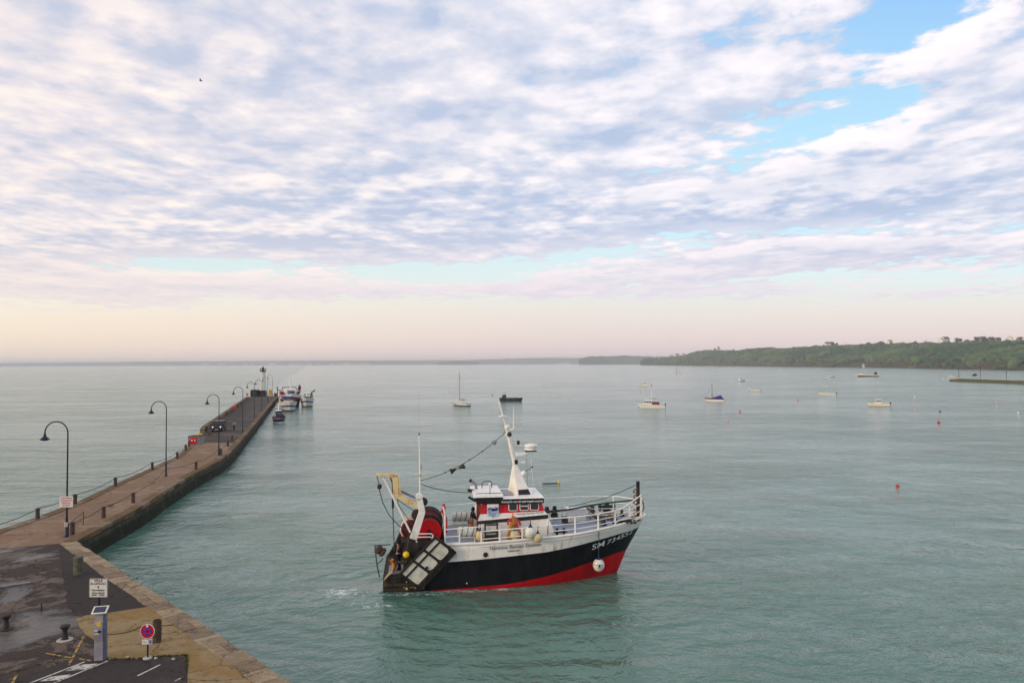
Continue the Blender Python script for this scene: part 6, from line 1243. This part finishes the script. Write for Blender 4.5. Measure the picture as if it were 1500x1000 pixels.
# ------------------------------------------------------------------ mooring buoys
BU = [(660.4, 558.8, 'w', .3, 'tiny white buoy farthest up, left of the tall mast'), (657.8, 574, 'p', .3, 'pale pink buoy left of the moored sailing boat mast'), (661.6, 594, 'w', .3, 'white buoy touching the bow of the moored sailing boat'),
      (721, 578.7, 'o', .38, 'orange pink buoy just left of the grey workboat'), (721.6, 564.8, 'g', .3, 'tiny grey buoy above the orange pink one'), (796.5, 561.7, 'w', .34, 'far white buoy, upper of a close pair above the trawler mast'), (796.8, 565.4, 'p', .3, 'far pinkish buoy, lower of a close pair above the trawler mast'),
      (857.7, 558.8, 'o', .36, 'far orange buoy alone midway between workboat and white motorboat'), (830.8, 576.8, 'w', .34, 'white buoy alone to the right of the grey workboat'), (762.4, 619, 'w', .26, 'white buoy just right of the trawler mast'),
      (932.3, 564, 'w', .4, 'white buoy at the bow of the small motorboat'), (938.3, 575, 'p', .34, 'pinkish buoy between the two white motorboats'), (934, 595.7, 'w', .36, 'white buoy at the bow of the white cabin cruiser'),
      (1084, 560.9, 'w', .36, 'white buoy just below the far white motorboat'), (1037.8, 574, 'p', .34, 'pale buoy above the bow of the blue covered sailing boat'), (1033.7, 586.9, 'w', .34, 'white buoy at the bow of the blue covered sailing boat'),
      (1093.9, 571.4, 'w', .36, 'white buoy left of the dinghy, lower of two'), (1098.8, 568.6, 'w', .34, 'white buoy left of the dinghy, upper of two'), (1083.8, 603, 'o', .36, 'orange buoy below and right of the blue covered sailing boat'), (1066, 616.6, 'p', .28, 'pale pink buoy in open water below the blue covered boat'),
      (1168.5, 586.8, 'o', .36, 'orange pink buoy left of the low speedboat'), (1211, 565.4, 'w', .36, 'white buoy above the low speedboat'), (1199, 578, 'w', .3, 'white buoy at the bow of the low speedboat'), (1292, 570.5, 'p', .38, 'pinkish buoy above the cabin boat with dark windows'),
      (1341.7, 601, 'p', .32, 'pale red buoy right of the cabin boat with dark windows'), (1377, 603, 'k', .26, 'small black buoy above the red one'), (1375, 619.6, 'r', .34, 'red buoy in open water below the small black buoy'), (1460, 590, 'p', .4, 'dull pinkish buoy near the right edge'),
      (1491.7, 605, 'w', .32, 'white buoy close to the right edge of the picture'), (1340, 581.4, 'w', .36, 'small white buoy above the pale red one'), (1314.7, 712.5, 'r', .20, 'round red buoy alone in the near water on the right'), (1382, 554.6, 'w', .5, 'white buoy beside the far motorboat near the breakwater')]
bm_ = {'w': 'buoy_white', 'p': 'buoy_pink', 'o': 'buoy_orange', 'r': 'buoy_red', 'k': 'black_paint', 'g': 'grey_metal'}
for px_, py_, c_, r_, lb in BU:
    t_ = thing('mooring_buoy', at(px_, py_, 0)+Vector((0, 0, r_*.35)), lb, 'buoy', group='mooring buoys')
    MB().ball((0, 0, 0), r_, 12).build('float', bm_[c_], t_, smooth=True); MB().tube([(0, 0, r_*.9), (0, 0, r_*1.5)], r_*.14, 6).build('eye', 'dark_metal', t_)
q = at(818.5, 707.5, 0); t_ = thing('marker_float', q+Vector((0, 0, .1)), 'yellow float with a dark line trailing left, in the water above the trawler bow', 'float'); MB().ball((0, 0, 0), .17, 12).build('float', 'yellow', t_, smooth=True); MB().tube([(-.15, 0, -.06), (-1.0, -.1, -.06), (-1.9, -.2, -.07)], .05, 6).build('line', 'rope', t_)
# gull
gq = atY(294, 118.5, 95); gu = thing('gull', gq, 'small dark gull gliding high on the left of the sky', 'bird', rz=R(10))
MB().lathe([(.01, -.22), (.06, -.1), (.075, .02), (.05, .14), (.04, .19), (.01, .25)], (0, 0, 0), (1, 0, -.1), 8).build('body', 'gull', gu, smooth=True)
for s in (-1, 1): MB().hexa([(.08, s*.04, .02), (.05, s*.35, .12), (-.08, s*.62, .06), (-.04, s*.35, .10), (-.1, s*.04, .01)], [(.08, s*.04, .04), (.05, s*.35, .14), (-.08, s*.62, .07), (-.04, s*.35, .12), (-.1, s*.04, .03)]).build('wing', 'gull', gu)
# ------------------------------------------------------------------ wooded headland
FT = [(938, 534.2), (960, 534.8), (1000, 535.2), (1080, 536.0), (1160, 537.), (1240, 537.7), (1308, 538.4), (1404, 540.6), (1500, 542.3), (1600, 545), (1750, 549)]
RG = [(938, 526), (944, 523), (967, 522), (983, 520.4), (1001, 519), (1012.7, 515), (1024, 511.7), (1047, 510.6), (1081, 511.7), (1103, 508.5), (1126, 507.5), (1144, 509), (1171, 507.6), (1212, 504.5), (1248, 504.5), (1284, 502), (1320, 502), (1356, 501.5), (1401, 501), (1428, 500), (1470, 500), (1500, 500), (1600, 498), (1750, 496)]
def foot(px): 
    py = tab(px, FT); q = at(px, py, 0)
    return q if q.y < 4200 else q*(4200/q.y)
def hillpt(px, t):         # t=0 shore, 1 ridge, >1 plateau behind
    a = foot(px); a.z = 0; dst = a.y+lerp(260, 420, max(0, min(1, (px-938)/100))); b = atY(px, tab(px, RG)+2.5, dst); 
    if t <= 1:
        p = a.lerp(b, t); prof = .10*min(1, t/.05)+.90*(t**.8); p.z = b.z*prof
    else:
        p = b+(b-a).normalized()*(t-1)*900; p.z = b.z-(t-1)*25
    return p
NX = 150; ts = [-.02, 0, .02, .05, .08, .13, .2, .3, .4, .5, .6, .7, .8, .9, 1, 1.2, 1.6]
vs = []
for i in range(NX+1):
    px_ = 938+(1750-938)*i/NX
    for t in ts:
        p = hillpt(px_, max(t, 0)); 
        if t < 0: p.z = -2
        elif t > 0: p.z += 4.*(mnoise.noise(p*.012)) * min(1, t*4); 
        if t == 0: p.z = .6
        vs.append(tuple(p))
n = len(ts)
o = MB().add(vs, [(i*n+j, (i+1)*n+j, (i+1)*n+j+1, i*n+j+1) for i in range(NX) for j in range(n-1)]).build('hills', None, recalc=True, smooth=True)
ground_mat('headland_soil', (.055, .060, .034), (.19, .12, .075), (.04, .05, .026), .012, .06, thr=.60, bump=.5); o.data.materials.append(M('headland_soil')); o['kind'] = 'structure'
# tree cover of the headland: several thousand crowns
def crowns(name, pts, mt, seed=1, kind='stuff'):
    rn = np.random.RandomState(seed)
    bm = bmesh.new(); bmesh.ops.create_icosphere(bm, subdivisions=1, radius=1); bv = np.array([v.co[:] for v in bm.verts]); bf = np.array([[v.index for v in f.verts] for f in bm.faces]); bm.free()
    N_ = len(pts); V = np.zeros((N_, len(bv), 3)); 
    for i, (x, y, z, r_) in enumerate(pts):
        k = r_*(1+rn.uniform(-.32, .32, (len(bv), 1))); V[i] = bv*k*np.array([1, 1, .85])+np.array([x, y, z])
    F_ = (bf[None]+np.arange(N_)[:, None, None]*len(bv)).reshape(-1, 3)
    me = bpy.data.meshes.new(name); me.from_pydata(V.reshape(-1, 3).tolist(), [], F_.tolist()); me.materials.append(M(mt))
    o = bpy.data.objects.new(name, me); col.objects.link(o)
    if kind: o['kind'] = kind
    return o
def leafmat(name, a, b, c, s=.03):
    m = bpy.data.materials.new(name); m.use_nodes = True; nt = m.node_tree; g = G(nt); bs = nt.nodes['Principled BSDF']; bs.inputs['Roughness'].default_value = .95; bs.inputs['Specular IOR Level'].default_value = .1
    ge = nt.nodes.new('ShaderNodeNewGeometry'); P = ge.outputs['Position']; n1 = g.noise(P, s, 4, .6); n2 = g.noise(P, s*6, 4, .7)
    k = g.mix(g.ss(n1, .38, .62), (*a, 1), (*b, 1)); k = g.mix(g.ss(n2, .45, .7, 0, .8), k, (*c, 1)); nt.links.new(k, bs.inputs['Base Color']); MATS[name] = m
leafmat('wood_leaf', (.030, .070, .040), (.105, .145, .065), (.014, .036, .026), .013); leafmat('tree_leaf', (.034, .062, .035), (.06, .085, .04), (.018, .032, .022), .05)
rn = random.Random(9); pts = []
while len(pts) < 5600:
    px_ = 940+rn.random()**.85*790; t = rn.random()**.8*1.06
    p = hillpt(px_, t); 
    if t < .07 and mnoise.noise(Vector((p.x*.010, p.y*.010, 3))) > .12: continue
    if t < .012: continue
    r_ = rn.uniform(4.5, 9.5)*(1 if t < .9 else .7); pts.append((p.x, p.y, p.z+r_*(.1 if t > .9 else .3), r_))
crowns('woods', pts, 'wood_leaf')
# single trees along the skyline
def far_tree(px, h_, w_, label, dark=True, poplar=False):
    b = hillpt(px, 1.0); r = thing('skyline_tree', b+Vector((0, 0, 0)), label, 'tree', group='trees on the headland skyline')
    MB().tube([(0, 0, -2), (0, 0, h_*.5), (.3, 0, h_*.8)], [.6, .4, .15], 6).build('trunk', 'trunk', r)
    rn = random.Random(int(px)); P = []
    for i in range(16 if not poplar else 10):
        u_ = rn.random(); z = h_*(.3+.62*u_); rad = w_*.5*(1-abs(u_-.4)*.9)*(0.5 if poplar else 1); a_ = rn.random()*6.3; q_ = rn.random()**.5; P.append((rad*q_*math.cos(a_), rad*q_*math.sin(a_), z, w_*rn.uniform(.12, .22)*(.8 if poplar else 1)))
    o = crowns('crown', P, 'tree_leaf', int(px), None); o.parent = r
TR = [(1047, 15, 10), (1074, 11, 9), (1219, 17, 16), (1226, 14, 10), (1239, 16, 5), (1273, 9, 14), (1290, 9, 20), (1354, 12, 5), (1357.5, 14, 5), (1404, 16, 17), (1417, 10, 14), (1433, 16, 20), (1444, 14, 14), (1452, 12, 12), (1458, 13, 9), (1479, 10, 12), (1491, 8, 14)]
for i, (px_, h_, w_) in enumerate(TR): far_tree(px_, h_*.82, w_, f'dark tree on the headland skyline, {"leftmost" if i == 0 else ("rightmost" if i == len(TR)-1 else ORD[min(i, 13)]+"from the left") if i < 13 else "among the houses, "+ORD[len(TR)-i-1]+"from the right"}', poplar=w_ < 6)
def house(P, w_, d_, h_, label, wall, roof, rz=0, group='houses on the headland', gable=True, win=2, name='house', cat='house'):
    r = thing(name, P, label, cat, rz=rz, group=group); rh = w_*.0+d_*.42
    MB().hexa([(-w_/2, -d_/2, -3), (w_/2, -d_/2, -3), (w_/2, d_/2, -3), (-w_/2, d_/2, -3)], [(-w_/2, -d_/2, h_), (w_/2, -d_/2, h_), (w_/2, d_/2, h_), (-w_/2, d_/2, h_)]).add([(-w_/2, -d_/2, h_), (-w_/2, d_/2, h_), (-w_/2, 0, h_+rh)], [(0, 1, 2)]).add([(w_/2, -d_/2, h_), (w_/2, d_/2, h_), (w_/2, 0, h_+rh)], [(0, 1, 2)]).build('wall', wall, r)
    e = .4; rf_ = MB().hexa([(-w_/2-e, -d_/2-e, h_-.2), (w_/2+e, -d_/2-e, h_-.2), (w_/2+e, 0, h_+rh+.1), (-w_/2-e, 0, h_+rh+.1)], [(-w_/2-e, -d_/2-e, h_+.1), (w_/2+e, -d_/2-e, h_+.1), (w_/2+e, 0, h_+rh+.4), (-w_/2-e, 0, h_+rh+.4)]).hexa([(-w_/2-e, d_/2+e, h_-.2), (w_/2+e, d_/2+e, h_-.2), (w_/2+e, 0, h_+rh+.1), (-w_/2-e, 0, h_+rh+.1)], [(-w_/2-e, d_/2+e, h_+.1), (w_/2+e, d_/2+e, h_+.1), (w_/2+e, 0, h_+rh+.4), (-w_/2-e, 0, h_+rh+.4)]).build('roof', roof, r)
    MB().box((w_*.36, 0, h_+rh+.5), (1., .8, 1.6)).build('chimney', wall, rf_)
    for i in range(win): MB().box((-w_/2+w_*(i+.5)/win, -d_/2-.03, h_*.55), (w_*.12, .08, h_*.4)).build('window', 'glass_dark', r)
    return r
HS = [(967, .8, 20, 9, 6, 'long pale house low on the left tip of the headland', 'house_wall', 'house_roof', .2), (983, .9, 16, 9, 5, 'pale house left of the steep roofed one on the headland tip', 'house_wall', 'house_roof', -.3), (991, .92, 20, 14, 7, 'pale house with a broad pinkish roof on the headland tip', 'house_wall', 'tile_roof', .2), (1001, .96, 14, 9, 6, 'small pale house right of the steep roofed one', 'house_wall', 'house_roof', -.2),
      (1051, 1.0, 13, 9, 6, 'white house with a dark tower roof above the woods', 'house_wall', 'house_roof', .5), (1212, .99, 28, 10, 5, 'long low white house beside the dark clump of trees', 'house_wall', 'house_roof', .1), (1300, .99, 10, 8, 5, 'tiny white cottage alone in the middle of the ridge', 'house_wall', 'tile_roof', .2), (1374, .96, 22, 10, 6, 'white gabled house facing left on the ridge', 'house_wall', 'house_roof', .9), (1380, 1.03, 16, 11, 9, 'taller grey roofed house behind the white gabled one', 'house_wall', 'house_roof', .3),
      (1396, .98, 9, 8, 7, 'small pale gabled house between ridge trees', 'house_wall', 'house_roof', 1.1), (1434, 1.0, 17, 11, 9, 'large grey stone house among dark trees on the ridge', 'house_grey', 'house_roof', .1), (1446, 1.0, 14, 10, 8, 'second grey house right of the large stone one', 'house_grey', 'house_roof', -.2), (1456, .99, 14, 9, 7, 'low grey house between the trees, third of the stone houses', 'house_grey', 'house_roof', .2),
      (1473, .97, 17, 10, 6, 'white gabled house near the right end of the ridge', 'house_wall', 'house_roof', .9), (1488, .99, 17, 10, 7, 'grey roofed house left of the last white one', 'house_grey', 'house_roof', .3), (1496, .96, 16, 10, 6, 'white gabled house at the right edge of the picture', 'house_wall', 'house_roof', .9)]
for px_, t, w_, d_, h_, lb, wl_, rf_m, rz_ in HS:
    P = hillpt(px_, t); P.z += 4.2; P.y -= 14; ks = .72 if wl_ == 'house_grey' else 1.05; ha = house(P, w_*ks, d_*ks, h_*ks, lb, wl_, rf_m, rz=rz_)
    if px_ == 1051: MB().box((0, 0, 8), (5, 5, 8)).build('tower', 'house_wall', ha); MB().lathe([(4, 11.8), (.2, 17)], n=4).build('tower_roof', 'house_roof', ha)
P = hillpt(1267.5, .02); P.z = 1; house(P, 11, 9, 6, 'small ruined stone building on the shore below the woods', 'stone_pale', 'tile_roof', rz=.2)
# ------------------------------------------------------------------ second headland and the far coast
def coast(name, T, dist, base, seed, amp, mt, x0, x1, nx, dpt=300, zb=None):
    vs = []; 
    for i in range(nx+1):
        px_ = x0+(x1-x0)*i/nx; D_ = dist if not callable(dist) else dist(px_); d_ = ray(px_, 531); b = Vector((d_.x/d_.y*D_, D_, 0)); zt_ = atY(px_, tab(px_, T), D_).z
        zt_ = max(2, zt_+amp*(mnoise.noise(Vector((px_*.13, seed, 0)))+.6*mnoise.noise(Vector((px_*.5, seed, 0)))+.5*mnoise.noise(Vector((px_*1.4, seed, 0)))))
        vs += [(b.x, b.y, -2), (b.x, b.y, 3), (b.x*1.008, b.y*1.008, zt_*.7), (b.x*1.02, b.y*1.02, zt_), (b.x*1.08, b.y*1.08, zt_*.9)]
    o = MB().add(vs, [(i*5+j, (i+1)*5+j, (i+1)*5+j+1, i*5+j+1) for i in range(nx) for j in range(4)]).build(name, mt); o['kind'] = 'structure'; return o
leafmat('far_land', (.055, .075, .05), (.10, .115, .08), (.03, .04, .03), .002)
coast('hills', [(850, 526), (857, 522.5), (866, 521.2), (876, 521.8), (890, 521.5), (905, 520.8), (918, 520.0), (926, 521), (934, 521.2), (950, 521.5), (960, 522)], 7000, 0, 5, 9, 'far_land', 848, 965, 240)
coast('hills', [(-150, 532), (0, 531.4), (60, 531), (140, 530.4), (200, 529.6), (300, 529.0), (380, 528.4), (450, 528), (520, 527.8), (600, 527.6), (680, 527.2), (740, 525.2), (780, 524.), (820, 523.6), (850, 524), (960, 524), (1200, 523)], 11500, 0, 9, 7, 'far_land', -160, 1200, 700)
coast('hills', [(640, 531), (655, 529.6), (672, 528.2), (690, 529.4), (700, 530.2)], 8800, 0, 13, 8, 'far_land', 640, 702, 90)
rn = random.Random(21)
hp0 = None
WH = [(360+rn.random()*185) for _ in range(58)]+[816, 821, 825, 829, 833]+[300+rn.random()*60 for _ in range(8)]
WH = [545 - abs(rn.gauss(0, 70)) if i < 40 else x for i, x in enumerate(WH)]
for i, px_ in enumerate(WH):
    d_ = ray(px_, 531); D_ = 11300 if px_ < 700 else 11350; P = Vector((d_.x/d_.y*D_, D_+rn.uniform(-60, 0), 2.0+rn.random()**2*18)); sc_ = rn.uniform(.8, 2.0)
    if hp0 is None:
        hp0 = thing('seafront_building', P, 'distant white building in the pale seafront town on the far shore', 'building', rz=R(3), group='white buildings of the far seafront town')
        MB().box((0, 0, 4.5), (34, 22, 9)).build('wall', 'house_wall', hp0); MB().hexa([(-18, -12, 9), (18, -12, 9), (18, 12, 9), (-18, 12, 9)], [(-15, -1, 14), (15, -1, 14), (15, 1, 14), (-15, 1, 14)]).build('roof', 'tile_roof', hp0); hp0.scale = (sc_,)*3
    else: dup(hp0, P, rn.uniform(-.3, .3), hp0['label'], sc_)
# ------------------------------------------------------------------ weedy breakwater on the right
BT = [(1401, 558.6), (1440, 560.2), (1500, 562.4), (1600, 566)]
bw_ = thing('breakwater', at(1401, 558.6, 0), 'low weedy stone breakwater reaching in from the right edge', 'breakwater'); o0 = bw_.location.copy()
vs = []; n = 60
for i in range(n+1):
    px_ = 1400+200*i/n; q = at(px_, tab(px_, BT), 0); d2 = Vector((0, 1, 0)); h_ = 1.9*min(1, .7+i*.05)+.25*mnoise.noise(Vector((i*.7, 0, 0)))
    for (dy_, z) in ((-.6, -1), (0, .3), (.9, h_), (7, h_+.15), (9, -1)): vs.append((q.x-o0.x+mnoise.noise(Vector((i*.9, dy_, 1)))*.6, q.y+dy_-o0.y, z))
ground_mat('breakwater_stone', (.12, .10, .06), (.10, .12, .05), (.05, .045, .03), .2, 1.2, thr=.5)
MB().add(vs, [(i*5+j, (i+1)*5+j, (i+1)*5+j+1, i*5+j+1) for i in range(n) for j in range(4)]+[(0, 1, 2, 3, 4)]).build('stonework', 'breakwater_stone', bw_)
for i, (px_, h_, lb) in enumerate(((1408.5, 8, 'thin dark channel pole at the tip of the breakwater'), (1440.5, 9, 'thin dark pole standing in the middle of the breakwater'), (1479, 6, 'short thin pole near the right end of the breakwater'))):
    q = at(px_, tab(px_, BT), 0); t_ = thing('channel_pole', q+Vector((0, 3, 1.2)), lb, 'pole'); MB().tube([(0, 0, 0), (0, 0, h_)], .13, 6).build('pole', 'trunk', t_); MB().box((0, 0, h_), (.7, .1, .5)).build('topmark', 'dark_metal', t_)
